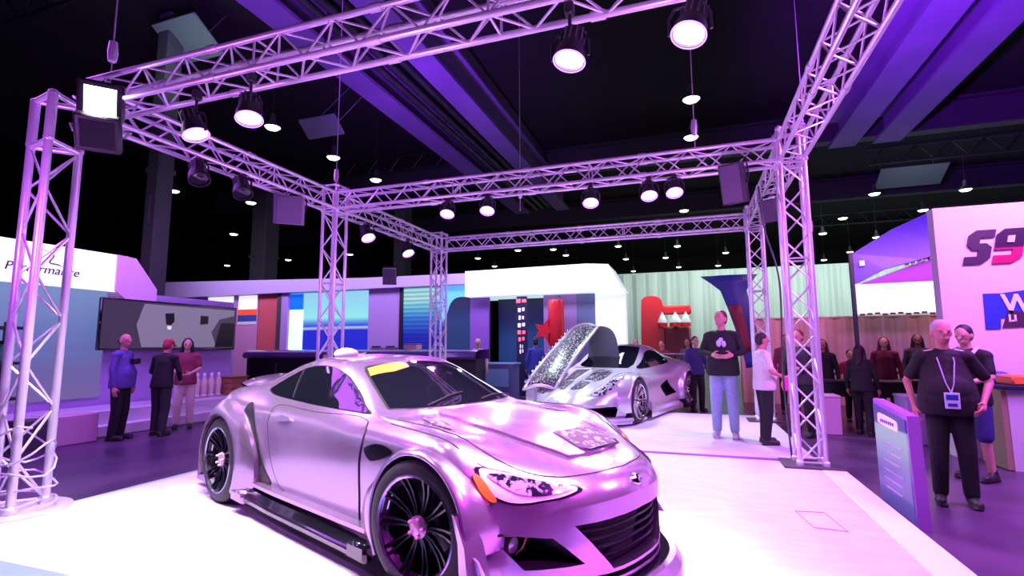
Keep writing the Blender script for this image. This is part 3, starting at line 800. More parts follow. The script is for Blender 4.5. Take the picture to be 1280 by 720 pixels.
def par_can(loc, target, label, lit=True, size=1., drop=.26):
    """lamp head at loc hanging from a clamp 'drop' above"""
    t = thing('stage_lamp', label, 'stage lamp', loc, 0, 'stage lamps on the trusses')
    q = (Vector(target)-Vector(loc)).to_track_quat('Z','Y')
    def place(mb): mb.v = [tuple(q @ (Vector(v)*size)) for v in mb.v]; return mb
    place(MB().lathe([(.03,-.24),(.075,-.22),(.085,-.10),(.115,-.02),(.12,.055),(.108,.055),(.10,-.01)], n=28, cap=False)).build('housing', M['black'], t)
    rb = MB()
    for k in range(12):
        a = 2*PI*k/12; rb.box((.088*math.cos(a),.088*math.sin(a),-.15),(.012,.012,.12),rz=a)
    place(rb).build('cooling_fins', M['dark_grey'], t)
    m = M['spot_lens'] if lit else M['tv_glass']
    place(MB().lathe([(.106,.03),(.07,.045),(.0001,.05)], n=28, cap=False)).build('lens', m, t)
    if lit: place(MB().lathe([(.108,.034),(.122,.050),(.125,.056),(.121,.060),(.108,.050)], n=28, cap=False)).build('halo_rim', M['spot_halo'], t)  # emissive ring stands in for the violet halo round the lens
    y = MB(); w = .14*size
    y.path([(-w,0,-.02),(-w,0,.10*size),(-w*.7,0,.17*size),(0,0,.18*size),(w*.7,0,.17*size),(w,0,.10*size),(w,0,-.02)], .011, 6)
    y.build('yoke', M['black'], t)
    c = MB(); c.tube((0,0,.17*size),(0,0,drop-.03),.012,n=8); c.box((0,0,drop),(.06,.07,.09),bev=.01); c.build('clamp', M['black'], t)
    return t
VIO = (.62,.30,1.); MAG = (.92,.30,1.); WHT = (.95,.86,1.)
for (loc, tg, lab) in (((-3.95,3.1,3.24),(-2.6,3.3,0),'lit stage lamp under the front truss, left of the pair near the tower'),
                       ((-3.35,3.1,3.29),(-2.6,2.5,0),'lit stage lamp under the front truss, right of the pair near the tower'),
                       ((-.66,3.1,3.27),(-1.1,2.4,0),'lit stage lamp hanging under the middle of the front truss'),
                       ((.08,3.1,3.29),(-.7,2.1,0),'lit stage lamp near the right end of the front truss, highest in the picture')):
    par_can(loc, tg, lab, size=.86, drop=.32)
for (x, z, lab) in ((-3.39,3.42,'leftmost lit stage lamp under the middle truss'),(-2.74,3.41,'second lit stage lamp from the left under the middle truss'),(-1.21,3.38,'lit stage lamp alone in the centre of the middle truss'),(-.43,3.40,'lit stage lamp under the middle truss, left one of the close pair'),(-.11,3.41,'lit stage lamp under the middle truss, right one of the close pair')):
    par_can((x,6.85,z), (x+.3,5.2,0), lab, size=.86, drop=.21)
for (x, y, z, lit, lab) in ((-5.46,7.79,3.40,True,'lit stage lamp just right of the left middle tower'),(-5.46,9.2,3.36,True,'lit stage lamp under the rear part of the left side truss'),(-5.40,4.96,3.40,False,'unlit black stage lamp under the left side truss'),(-5.42,4.35,3.40,False,'unlit black stage lamp on the left side truss, nearer the front tower')):
    par_can((x,y,z), (-3.5,y-.8,0), lab, lit, 1.0, drop=.24)
for (x, y, z, lab) in ((-4.5,12.5,4.3,'small lit lamp hanging behind the rear left tower'),(-8.4,16.2,3.95,'small white lamp hanging above the white booth')):
    pass
# square flood lamps on the front left tower
for z, tilt, lit, lab in ((3.60,.25,True,'square white flood lamp with a black frame on top of the front left tower'),(3.30,.95,False,'dark square flood lamp hanging below the lit one on the front left tower')):
    t = thing('flood_lamp', lab, 'flood lamp', (-4.93,2.95,z), 0)
    D = Vector((3.0,-2.6,-1.4 if lit else -3.2)).normalized(); q = D.to_track_quat('Z','Y'); 
    R3 = q.to_matrix(); 
    def pl(mb): mb.v = [tuple(R3 @ Vector(v)) for v in mb.v]; return mb
    pl(MB().box((0,0,0),(.34,.34,.10),bev=.02)).build('housing', M['black'], t)
    pl(MB().box((0,0,.052),(.23,.23,.006))).build('lens', M['flood'] if 'flood' in M else mat('flood',(1,1,1),.3,em=(.97,.92,1.),es=12.), t) if lit else pl(MB().box((0,0,.052),(.25,.25,.006))).build('lens', M['tv_glass'], t)
    f = MB(); f.path([(-.18,-.02,-.02),(-.22,.0,-.12),(0,0,-.22),(.22,0,-.12),(.18,-.02,-.02)], .012, 6); pl(f).build('bracket', M['alu'], t)
# black moving lamp and loudspeakers hung from the frame
def speaker(loc, target, label, s=(.30,.36,.52), m='speaker_grey'):
    t = thing('loudspeaker', label, 'loudspeaker', loc)
    q = (Vector(target)-Vector(loc)); rz = math.atan2(q.y, q.x)
    b = MB(); x, y, z = s; b.prism([(-x/2,-y*.38),(x*.35,-y/2),(x/2,-y*.42),(x/2,y*.42),(x*.35,y/2),(-x/2,y*.38)], 'Z', -z/2, z/2)
    b.build('cabinet', M[m], t, rot=(0,.25,rz))
    g_ = MB(); g_.box((x/2+.008,0,0),(.012,y*.80,z*.92),bev=.004); g_.build('grille', M['speaker_mesh'], t, rot=(0,.25,rz))
    c = MB(); c.path([(0,-y*.5,-.02),(0,-y*.56,.1),(0,-y*.5,z/2+.06),(0,y*.5,z/2+.06),(0,y*.56,.1),(0,y*.5,-.02)],.012,6); c.build('yoke', M['black'], t, rot=(0,0,rz))
    return t
mat('speaker_grey', (.16,.12,.20), .6); mat('speaker_mesh', (.10,.07,.13), .7); mat('speaker_black', (.02,.02,.025), .5)
speaker((-5.55,5.95,3.42), (-2,2,0), 'purple-lit loudspeaker hanging left of the left middle tower', (.32,.42,.42))
speaker((.62,6.85,3.42), (-1.5,2,0), 'dark angular loudspeaker hanging under the middle truss near the right tower', (.26,.30,.50), 'speaker_black')
speaker((-7.4,11.6,3.25), (-3,2,0), 'small beige loudspeaker hanging over the white booth', (.3,.36,.42))
speaker((1.22,8.2,3.36), (-3,2,0), 'dark round-backed loudspeaker under the truss between the right towers', (.24,.26,.34), 'speaker_black')
# power cable looping round the front left tower
b = MB(); pts = []
for i in range(60):
    a = i*.42; pts.append((XL-.02+.27*math.cos(a)+.05*math.sin(i*.9), Y1-.235+.24*math.sin(a), .05+.62*i/60*(1+.15*math.sin(i))))
b.path(pts, .009, 5); tag(b.build('power_cable', M['alu']), 'white power cable coiled loosely round the foot of the front left tower', 'cable')
b = MB(); b.path(catmull([(XRT-.32,Y2+.4,3.5),(XRT-.26,Y2+.5,2.9),(XRT-.16,Y2+.3,2.2),(XRT-.2,Y2+.2,1.0),(XRT-.16,Y2+.2,.02)],8), .012, 6)
tag(b.build('power_cable', M['dark_grey']), 'dark power cable hanging down beside the right tower', 'cable')
# ================================================================= SECOND CAR
def second_car():
    ang = math.radians(254); O = (-1.10, 12.86, 0)
    car = thing('exhibition_car', 'low silver exotic car with raised doors on the rear platform behind the coupe', 'car', O, ang, None, 1.14)
    X = lambda *a: pchip(a); t = {}
    t['z8'] = X((-.95,.70),(-.8,.86),(-.4,.98),(.2,1.14),(.7,1.25),(1.05,1.27),(1.4,1.20),(1.8,1.02),(2.15,.86),(2.4,.80),(2.8,.70),(3.2,.58),(3.5,.45),(3.62,.36))
    t['z6'] = X((-.95,.69),(-.8,.84),(-.4,.94),(.2,1.07),(.7,1.17),(1.05,1.19),(1.4,1.10),(1.8,.92),(2.15,.80),(2.4,.74),(2.8,.62),(3.2,.52),(3.5,.42),(3.62,.35))
    t['y6'] = X((-.95,.5),(.2,.46),(.7,.48),(1.05,.48),(1.6,.56),(2.1,.60),(2.4,.46),(3.,.40),(3.62,.34))
    t['y5'] = X((-.95,.66),(-.4,.72),(.2,.70),(1.05,.70),(2.,.71),(2.4,.62),(2.9,.62),(3.3,.62),(3.62,.56))
    t['z5'] = X((-.95,.66),(-.7,.86),(-.1,.94),(.5,.86),(1.1,.80),(1.8,.78),(2.2,.77),(2.55,.79),(2.8,.76),(3.2,.60),(3.5,.42),(3.62,.33))
    t['y4'] = X((-.95,.80),(-.5,.92),(.0,.95),(.6,.85),(1.2,.82),(1.9,.84),(2.4,.90),(2.7,.93),(3.1,.86),(3.4,.78),(3.62,.68))
    t['z4'] = X((-.95,.60),(-.3,.84),(.2,.82),(.8,.68),(1.8,.66),(2.4,.74),(2.65,.75),(2.9,.68),(3.3,.48),(3.62,.29))
    t['y3'] = X((-.95,.82),(0,.96),(.6,.84),(1.2,.80),(1.9,.82),(2.5,.93),(3.,.92),(3.4,.85),(3.62,.72))
    t['z3'] = X((-.95,.48),(2.2,.46),(3.,.42),(3.62,.24))
    t['y2'] = X((-.95,.80),(0,.94),(.6,.88),(1.2,.86),(1.9,.88),(2.5,.93),(3.,.93),(3.4,.88),(3.62,.74))
    t['z2'] = X((-.95,.34),(0,.26),(2.2,.24),(3.62,.16))
    t['y1'] = X((-.95,.76),(1.,.86),(3.,.90),(3.62,.72)); t['z1'] = X((-.95,.22),(0,.13),(3.62,.10)); t['z0'] = t['z1']
    bm = car_shell(t, -.95, 3.62, 110, .60, 2.75, .3, -.3); bvh = bvh_of(bm)
    me = bpy.data.meshes.new('body'); bm.to_mesh(me); bm.free(); me.materials.append(M['paint2']); me.materials.append(M['black'])
    body = link('body', me, car, False); bpy.context.view_layer.update(); mw = car.matrix_world.copy(); cut = []
    def cutter(mb):
        o = mb.build('cut', [M['paint2'], M['black']], None, False); o.matrix_world = mw; cut.append(o)
    for xw in (0., 2.65):
        for s in (-1,1):
            cutter(MB().lathe([(.39,.5*s),(.39,1.3*s)], c=(xw,0,.35), axis='Y', n=60, mi=1)); cutter(MB().box((xw,.85*s,.05),(.72,.74,.40),1))
    for s in (-1,1):
        cutter(MB().prism([(.78*s,.30),(.30*s,.28),(.30*s,.17),(.74*s,.14)],'X',2.98,3.9,1))
        cutter(MB().prism([(-.15,.30),(.45,.62),(.75,.52),(.55,.26),(.2,.22)] if False else [(.55,.34),(.95,.60),(1.25,.50),(1.1,.30)],'Y',.70*s,1.2*s,1))
    bool_cut(body, cut)
    me = body.data; me.polygons.foreach_set('use_smooth',[True]*len(me.polygons)); me.set_sharp_from_angle(angle=math.radians(32))
    Tp = (0,0,-1); S = (0,-1,0)
    ws = [(2.20,0,1),(2.17,-.3,1),(2.08,-.52,1),(1.9,-.56,1),(1.5,-.50,1),(1.26,-.43,1),(1.30,0,1)]; ws += [(x,-y,z) for x, y, z in ws[-2:0:-1]]
    patch(bvh, ws, Tp, 'windshield', M['glass_dark'], car, .006, .07)
    for mir in (False, True):
        patch(bvh, smooth_poly([(.35,.7,.93),(.6,.7,1.08),(.95,.7,1.14),(1.3,.7,1.10),(1.7,.7,.93),(1.95,.7,.83),(1.2,.7,.85),(.6,.7,.88)],4), S, 'side_window', M['glass_dark'], car, .006, .06, mir)
        patch(bvh, smooth_poly([(2.70,.80,.7),(2.95,.74,.7),(3.22,.60,.6),(3.34,.42,.6),(3.22,.44,.6),(2.98,.60,.6)],4), Tp, 'headlight', M['lamp_inner'], car, .008, .03, mir, thick=.004)
        patch(bvh, [(2.32,.08,1),(2.32,.36,1),(2.62,.34,1),(2.86,.28,1),(2.86,.10,1)], Tp, 'hood_vent', M['mesh_vent'], car, .008, .04, mir, thick=.004)
        patch(bvh, [(2.95,.06,1),(2.95,.24,1),(3.20,.22,1),(3.30,.12,1),(3.30,.05,1)], Tp, 'hood_vent', M['mesh_vent'], car, .008, .04, mir, thick=.004)
    for s in (-1,1):
        flare(bvh, car, 2.65, .35, s, dict(a0=-20,a1=200,r=lambda th: .46,lift=lambda th: 0.), m=M['paint2'], lip=.39, yl=.96, steps=26)
        flare(bvh, car, 0., .35, s, dict(a0=-20,a1=200,r=lambda th: .46,lift=lambda th: 0.), m=M['paint2'], lip=.39, yl=.98, steps=26)
        MB().grid([[(x,.80*s,.05),(x,y*s,.05),(x,y*s,z),(x,(y-.06)*s,z+.05),(x,.80*s,z+.06)] for x, y, z in ((.42,.95,.12),(1.2,.93,.13),(2.15,.97,.12),(2.24,.99,.30))]).build('side_skirt', M['paint2'], car)
    ys = [.95*(k/12-1) for k in range(25)]
    f = lambda y: 3.68-.62*(abs(y)/.9)**2.4
    MB().grid([[(f(y)+dx,y,z) for y in ys] for dx, z in ((-.6,.04),(0,.04),(.01,.06),(0,.075),(-.6,.085),(-.6,.04))]).build('splitter', M['paint2'], car)
    MB().grid([[(f(y)-.04,y,.075) for y in ys],[(f(y)-.01,y,.13) for y in ys],[(f(y)-.03,y,.13) for y in ys],[(f(y)-.06,y,.075) for y in ys]]).build('splitter_lip', M['paint2'], car)
    # far half of the bonnet, hinged at the nose and raised, its dark patterned inner skin showing
    d = bpy.data.objects.new('raised_bonnet', None); COL.objects.link(d); d.parent = car
    def bp(u, v):   # u nose -> top, v far -> near
        x = 3.25-1.35*u; y = (-.86+.22*u)+(.62-.1*u)*v; z = .50+1.05*u**.85+.07*math.sin(PI*v)+.02*v
        return (x, y, z)
    g0 = [[bp(i/14, j/8) for j in range(9)] for i in range(15)]
    pn = MB().grid(g0).build('bonnet_skin', M['mesh_vent'], d); pn.modifiers.new('s','SOLIDIFY').thickness = .02
    ed = [bp(i/14,0) for i in range(15)]+[bp(1,j/8) for j in range(1,9)]+[bp(1-i/14,1) for i in range(1,15)]+[bp(0,1-j/8) for j in range(1,8)]
    MB().path(ed, .030, 8, closed=True).build('bonnet_frame', M['paint2'], d)
    for i in range(1, 15):
        p_ = bp(i/15, -.02); MB().ell((p_[0]+.02,p_[1]-.01,p_[2]+.03),(.028,.02,.028),8,6).build('rivet', M['chrome'], d)
    MB().path([(2.6,-.72,.72),(2.35,-.70,1.1)], .012, 6).build('gas_strut', M['chrome'], d)
    # near: a rounded grey service lid standing upright on the scuttle
    lid = MB(); o2 = smooth_poly([(-.27,0),(-.29,.40),(-.25,.62),(-.05,.70),(.16,.62),(.28,.38),(.31,0),(0,-.04)],5)
    lid.prism(o2,'X',-.03,.03); lo = lid.build('raised_lid', M['lid_grey'], car, loc=(1.75,-.10,.90), rot=(0,-.10,-.1))
    b = MB()
    for x, y, z, r in ((1.3,.2,1.22,.07),(1.2,-.25,1.24,.08),(1.0,.0,1.28,.09),(1.35,-.45,1.12,.07),(1.1,.35,1.2,.06)): b.ell((x,y,z),(r*1.3,r,r*.7),12,8)
    b2 = MB(); 
    MB().box((-.72,0,1.05),(.34,1.5,.03),bev=.01).build('rear_wing', M['paint2'], car)
    for s in (-1,1): MB().box((-.68,.5*s,.93),(.12,.03,.24)).build('wing_stay', M['black'], car)
    for x in (0.,2.65):
        MB().tube((x,-.78,.35),(x,.78,.35),.04,n=10).build('axle', M['black'], car)
        for s in (-1,1): make_wheel(car, (x,.95*s,.35), s, .35, .272, .28, 10, 'alu_bright','chrome','chrome')
    return car
mat('paint2', (.66,.66,.72), .24, .55, coat=.5); mat('lid_grey', (.07,.085,.10), .6)

# ================================================================= BOOTHS
def prism_thing(name, mb, m, label, cat, **k): return tag(mb.build(name, m, smooth=k.pop('smooth', False), **k), label, cat)
def text(body, size, m, parent, loc, rot, name='lettering', ext=.006, shear=0., off=0., bold=False, sx=1.):
    c = bpy.data.curves.new(name, 'FONT'); c.body = body; c.size = size; c.extrude = ext; c.shear = shear; c.offset = off; c.align_x = 'LEFT'
    o = bpy.data.objects.new(name, c); COL.objects.link(o); bpy.context.view_layer.update()
    me = evaluated(o); bpy.data.objects.remove(o); bpy.data.curves.remove(c)
    me.materials.clear(); me.materials.append(m)
    o = link(name, me, parent, False, loc=loc, rot=rot); o.scale = (sx,1,1); return o

# --- left booth, wall along x = -10.6
ramp_screen('blue_mural', [(0,(.30,.20,.55)),(.3,(.24,.20,.60)),(.6,(.20,.28,.75)),(1,(.30,.45,.92))], -1., 1.05, .55, .35, 3.)
lb = thing('booth', 'white and blue exhibition booth at the far left with lettering on its fascia', 'booth', (-10.6,0,FLOOR))
MB().box((-.10,5.9,1.31),(.16,7.6,2.62)).build('back_wall', M['lilac'], lb, False)
o = MB().box((0,0,0),(.02,5.6,2.0)).build('mural', M['blue_mural'], lb, False, loc=(.0,3.95,1.6))
f = MB(); f.prism([(1.0,2.60),(7.05,2.60),(7.40,2.45),(7.62,2.45),(7.62,2.72),(7.15,3.30),(7.0,3.32),(1.0,3.30)],'X',-.55,.10); f.build('fascia', M['panel_glow2'], lb, False)
f = MB(); f.prism([(6.8,2.62),(7.03,2.45),(7.62,2.45),(7.62,2.72),(7.15,3.30),(6.8,3.32)],'X',.10,.14); f.build('end_panel', mat('pink_lit',(.75,.50,.70),.5), lb, False)  # pink light on the end panel is put into its colour
text('Performance', .21, M['ink'], lb, (.115,5.08,2.80), (PI/2,0,PI/2), sx=1.0, shear=.2)
text('Engine', .21, M['ink'], lb, (.115,4.25,2.84), (PI/2,0,PI/2), sx=1.0, shear=.2)
b = MB(); b.path(catmull([(.12,5.55,3.22),(.12,5.75,3.14),(.12,5.70,3.0),(.12,5.85,2.97),(.12,6.0,2.88)],6), [.006]*6+[.012]*13+[.006]*6, 5); b.build('emblem', M['ink'], lb)
MB().box((.48,7.0,.22),(.95,5.8,.45),bev=.02).build('ledge', M['counter_top'], lb)
MB().box((.70,8.3,.10),(.8,6.2,.20),bev=.02).build('step', M['counter_top'], lb)
MB().box((1.05,5.62,.23),(.62,.62,.46),bev=.015).build('seat_block', M['pink_box'], lb)
MB().box((1.02,5.10,.22),(.56,.36,.44),bev=.01).build('dark_block', M['dark_grey'], lb)
# wall screen
tv = thing('television', 'large flat television on the left booth wall showing a grey room', 'television', (-10.42,8.05,1.85), 0)
MB().box((0,0,0),(.07,3.06,1.0),bev=.015).build('frame', M['black_gloss'], tv)
MB().box((.036,0,0),(.008,2.98,.93)).build('screen', mat('tv_dark',(.02,.015,.03),.2,em=(.05,.035,.06),es=.8), tv, False)
pc = MB(); pc.prism([(-.72,.43),(1.45,.43),(1.45,.30),(1.05,.20),(.85,-.10),(1.0,-.44),(-.72,-.44),(-.85,0)],'X',.041,.043)
pc.build('picture', mat('tv_grey',(.1,.1,.12),.3,em=(.16,.14,.20),es=1.), tv, False)
pb = MB(); pb.prism([(-.28,.26),(-.08,.28),(-.06,.10),(-.14,.02),(-.24,.03)],'X',.044,.046); pb.build('picture', mat('tv_black',(.005,.005,.008),.3), tv, False); pb = MB(); pb.prism([(.55,.26),(.75,.26),(.75,.08),(.55,.06)],'X',.044,.046); pb.build('picture', M['tv_black'], tv, False); pb = MB(); pb.prism([(1.10,.12),(1.46,.12),(1.46,-.44),(.95,-.44)],'X',.044,.046)
pb.build('picture', M['tv_black'], tv, False)
pb = MB(); pb.prism([(-.22,.0),(-.12,.0),(-.13,-.07),(-.20,-.07)],'X',.044,.047); pb.build('picture', mat('tv_white',(.5,.5,.5),.3,em=(.6,.6,.6),es=1.), tv, False)
# bottles and a wooden box standing on the ledge / step
k = 0
for (y, z, c) in ((8.35,.30,'cream'),(8.52,.30,'cream'),(8.70,.30,'cream'),(8.88,.30,'cream')):
    b = thing('trophy', 'slim cream trophy bottle on the pale ledge, %s of the four' % ['leftmost','second from left','third from left','rightmost'][k], 'trophy', (-10.05,y,FLOOR+.46), 0, 'cream trophies on the ledge'); k += 1
    b['group'] = 'cream trophies on the ledge'
    MB().lathe([(.06,0),(.07,.02),(.045,.05),(.06,.18),(.07,.30),(.045,.38),(.025,.43),(.03,.47),(.0001,.48)],n=18,cap=False).build('bottle', mat('cream',(.70,.58,.48),.4) if 'cream' not in M else M['cream'], b)
    MB().lathe([(.032,.44),(.032,.49),(.018,.51),(.0001,.51)],n=14,cap=False).build('cap', M['white'], b)
c = thing('wooden_crate', 'brown wooden crate beside the cream trophies on the ledge', 'crate', (-10.0,9.25,FLOOR+.46))
for z in range(3): MB().box((0,0,.06+.125*z),(.34,.46,.115),bev=.006).build('board', mat('wood_brown',(.30,.12,.06),.6) if 'wood_brown' not in M else M['wood_brown'], c)
MB().box((0,0,.39),(.38,.50,.03),bev=.006).build('lid', M['wood_brown'], c)
# long purple bar counter behind the coupe
bc = thing('bar_counter', 'long dark bar counter with a glossy purple rim behind the silver coupe', 'counter', (-9.2,12.3,FLOOR))
r = []
for i in range(25):
    x = -3.4+7.6*i/24; y = .10*math.cos(i/24*PI)
    r.append([(x,y-.42,1.20),(x,y-.50,1.26),(x,y-.46,1.36),(x,y-.30,1.43),(x,y+.45,1.45),(x,y+.45,1.20)])
MB().grid(r, closed=False).build('rim', mat('purple_gloss',(.10,.05,.22),.18,coat=.5), bc)
MB().box((.4,0,.60),(7.4,.62,1.20)).build('base', M['black'], bc, False)
for x in (-2.2,-.6,1.0,2.6): MB().box((x,-.32,.55),(.04,.03,1.0)).build('seam', M['dark_grey'], bc, False)

# --- centre booth along y = 16
ramp_screen('led_cyan', [(0,(.01,.02,.75)),(.40,(.01,.02,.70)),(.44,(.55,.65,1.)),(.48,(.02,.05,.8)),(.55,(.15,.45,.95)),(.62,(.35,.95,.95)),(.85,(.30,.80,1.)),(1,(.35,.75,1.))], -1.1, 1.1, .85, .10, 2.)
m_ = ramp_screen('led_stripe', [(0,(.0,.01,.35)),(.3,(.0,.02,.6)),(.55,(.03,.20,.85)),(.72,(.15,.65,.95)),(.85,(.50,.95,.95)),(1,(.45,.9,1.))], -1.15, 1.15, .85, .0)
nt = m_.node_tree; wv = nt.nodes.new('ShaderNodeTexWave'); wv.bands_direction = 'Z'; wv.inputs['Scale'].default_value = 2.1; wv.inputs['Distortion'].default_value = .6
tcn = nt.nodes.new('ShaderNodeTexCoord'); nt.links.new(tcn.outputs['Object'], wv.inputs['Vector'])
mx = nt.nodes.new('ShaderNodeMix'); mx.data_type = 'RGBA'; mx.blend_type = 'MULTIPLY'; mx.inputs[0].default_value = .45
rp = [n for n in nt.nodes if n.type == 'VALTORGB'][0]; bs = nt.nodes['Principled BSDF']
nt.links.new(rp.outputs[0], mx.inputs[6]); nt.links.new(wv.outputs['Color'], mx.inputs[7]); nt.links.new(mx.outputs[2], bs.inputs['Emission Color'])
ramp_screen('navy_screen', [(0,(.01,.05,.22)),(.5,(.01,.06,.30)),(.8,(.01,.02,.12)),(1,(.005,.01,.06))], -1.2, 1.2, .6, .1)
cb = thing('booth', 'long white and lilac exhibition booth with blue screens across the back', 'booth', (0,16,FLOOR))
ZT = 3.62
def pan(name, x0, x1, z0, z1, m, y=0., d=.12): return MB().box(((x0+x1)/2,y,(z0+z1)/2),(x1-x0,d,z1-z0)).build(name, m if not isinstance(m,str) else M[m], cb, False)
f = MB(); f.prism([(-22.5,3.62),(-7.0,3.62),(-7.0,3.98),(-11,4.02),(-22.5,4.35)],'Y',-.35,1.2); f.build('fascia', mat('lilac_pale',(.50,.42,.68),.5), cb, False)
f = MB(); f.prism([(-7.0,3.17),(-2.75,3.17),(-2.0,3.25),(-1.85,3.25),(-2.25,4.0),(-2.9,4.05),(-7.0,4.02)],'Y',-.5,1.2); f.build('fascia', M['panel_glow'], cb, False)
pan('wall_panel', -22.5,-18.95,0,ZT,'lilac'); pan('wall_panel', -16.15,-14.78,0,ZT,mat('coral',(.62,.12,.14),.5)); pan('wall_panel',-11.05,-9.72,0,ZT,'lilac'); pan('wall_panel',-7.0,-6.32,0,3.2,'purple_wall'); pan('wall_panel',-4.42,-3.34,0,3.2,'lilac'); pan('wall_panel',-3.34,-2.72,0,3.2,mat('slate_blue',(.16,.22,.38),.5)); 
f = MB(); f.prism([(-2.72,0),(-1.8,0),(-1.8,3.25),(-2.72,3.3)],'Y',-.2,.2); f.build('wall_panel', M['panel_glow'], cb, False)
pan('post', -15.15,-14.95,0,ZT,'dark_grey',-.12,.1); pan('wall_panel',-14.98,-14.62,0,ZT,'lilac',-.1)
for x0, x1 in ((-18.95,-17.42),(-17.30,-16.20)):
    pan('wall_panel', x0, x1, 0, ZT, mat('rose',(.62,.30,.50),.5) if 'rose' not in M else M['rose'])
    pan('poster', x0+.1, x1-.06, 3.05, 3.60, 'panel_glow2', -.07, .02)
    pan('poster', x0+.1, x1-.06, 2.82, 3.05, mat('poster_red',(.8,.08,.03),.5,em=(.8,.08,.03),es=.5) if 'poster_red' not in M else M['poster_red'], -.07, .02)
    pan('poster', x0+.1, x1-.06, 2.56, 2.82, mat('poster_blue',(.04,.10,.35),.5) if 'poster_blue' not in M else M['poster_blue'], -.07, .02)
    pan('poster', x0+.1, x1-.06, 2.44, 2.56, 'white', -.07, .02)
pan('divider', -17.42,-17.30,0,ZT,'lilac',-.05)
pan('wall_panel', -14.62,-11.05,0,ZT,'navy',.1)
def scr(x0, x1, z0, z1, m, y=-.02): return MB().box((0,0,0),(x1-x0,.03,z1-z0)).build('screen', M[m], cb, False, loc=((x0+x1)/2,y,(z0+z1)/2))
scr(-14.62,-11.05,1.25,3.60,'led_cyan'); scr(-14.62,-14.0,2.98,3.58,'blue_block' if 'blue_block' in M else mat('blue_block',(.0,.1,.9),.4,em=(.0,.14,1.),es=.8).name,-.05)
scr(-14.62,-13.98,1.25,2.96,'teal_block' if 'teal_block' in M else mat('teal_block',(.6,.9,.9),.4,em=(.62,.95,1.),es=.95).name,-.05)
pan('post', -9.72,-9.60,0,ZT,'black',-.06); pan('wall_panel',-9.6,-7.0,0,ZT,'navy',.1); scr(-9.60,-8.05,1.2,3.60,'led_stripe')
scr(-8.05,-7.0,1.2,3.60,'navy_screen')
sw_ = MB(); sw_.prism(smooth_poly([(-8.1,3.6),(-7.02,3.6),(-7.02,3.25),(-7.5,3.20),(-7.75,3.0),(-7.9,2.6),(-8.1,2.4)],4),'Y',-.06,-.04); sw_.build('screen', mat('sky_swirl',(.1,.4,.9),.4,em=(.12,.50,1.),es=.8), cb, False)
# dark alcove
pan('wall_panel', -6.32,-4.42,0,3.2,'navy',.9); MB().box((0,0,0),(1.8,.03,2.6)).build('screen', M['navy_screen'], cb, False, loc=(-5.37,.8,1.8))
tt = thing('neon_totem', 'tall dark totem with stacked red and white glowing tiles in the dark alcove', 'sign', (-4.98,15.4,FLOOR))
MB().box((0,0,1.55),(.34,.10,3.1),bev=.02).build('post', M['navy'], tt)
for i, (z, c, w) in enumerate(((2.95,'r',.34),(2.66,'w',.22),(2.42,'w',.18),(2.18,'w',.24),(1.96,'r',.26),(1.74,'r',.20),(1.52,'w',.10),(1.36,'w',.12))):
    n_ = 'neon_red' if c == 'r' else 'neon_white'
    if n_ not in M: mat(n_, (.9,.2,.25) if c == 'r' else (.8,.7,.9), .4, em=(1.,.10,.16) if c == 'r' else (.75,.65,.95), es=1.)
    b = MB(); b.box((-w/4-.01,-.06,z),(w/2-.02,.03,.13),bev=.01); b.box((w/4+.01,-.06,z+.02*(i%2)),(w/2-.03,.03,.11),bev=.01); b.build('tile', M[n_], tt)
rb = thing('red_banner', 'red hanging cylinder with a pointed red star piece on the lilac wall', 'banner', (-3.86,15.35,FLOOR))
MB().lathe([(.22,1.55),(.25,1.6),(.25,2.85),(.20,2.95),(.0001,2.97)],n=28,cap=False).build('cylinder', M['red'], rb)
MB().lathe([(.0001,1.30),(.22,1.56)],n=28,cap=False).build('tip', M['red'], rb)
st = MB(); pts = []
for k in range(10):
    a = PI*k/5; r_ = .36 if k % 2 == 0 else .17; pts.append((-.32+r_*math.cos(a), 2.0+r_*math.sin(a)))
st.prism(pts,'Y',-.22,-.14); st.build('star', M['red'], rb)
MB().path([(0,0,2.95),(0,0,3.05),(0,.2,3.10),(0,.6,3.10)],.012,6).build('hanger', M['dark_grey'], rb)
# counter things seen over the coupe roof
bt = thing('reception_desk', 'pink-topped reception desk in front of the blue screen', 'desk', (-8.4,13.9,FLOOR))
MB().box((0,0,1.24),(4.2,.8,.08),bev=.02).build('top', M['pink_box'], bt); MB().box((0,.05,.6),(4.0,.6,1.2)).build('base', M['lilac'], bt, False)
for x, lab, m in ((-9.2,'dark boxy device on the reception desk, left of the cardboard box','dark_grey'),(-8.7,'small dark device on the reception desk, right beside the boxy one','black')):
    d = thing('desk_printer', lab, 'printer', (x,13.8,FLOOR+1.28)); MB().box((0,0,.11),(.36,.3,.22),bev=.03).build('case', M[m], d); MB().box((0,-.05,.25),(.24,.16,.05),bev=.01).build('tray', M['black'], d)
d = thing('cardboard_box', 'tan cardboard box on the reception desk beside the rear left tower', 'box', (-7.95,13.8,FLOOR+1.28)); MB().box((0,0,.15),(.42,.34,.30)).build('carton', mat('tan',(.50,.32,.28),.7), d, False)
for s in (-1,1): MB().box((s*.14,0,.33),(.17,.34,.012),).build('flap', M['tan'], d, False)
bd = thing('blue_desk', 'pale blue service desk in front of the dark alcove', 'desk', (-5.4,14.3,FLOOR)); MB().box((0,0,1.02),(1.3,.6,.06),bev=.015).build('top', mat('desk_blue',(.20,.40,.60),.4), bd); MB().box((0,0,.5),(1.2,.5,1.0)).build('base', M['slate_blue'], bd, False)
MB().box((.1,-.27,.62),(.7,.02,.5)).build('front_panel', M['desk_blue'], bd, False)

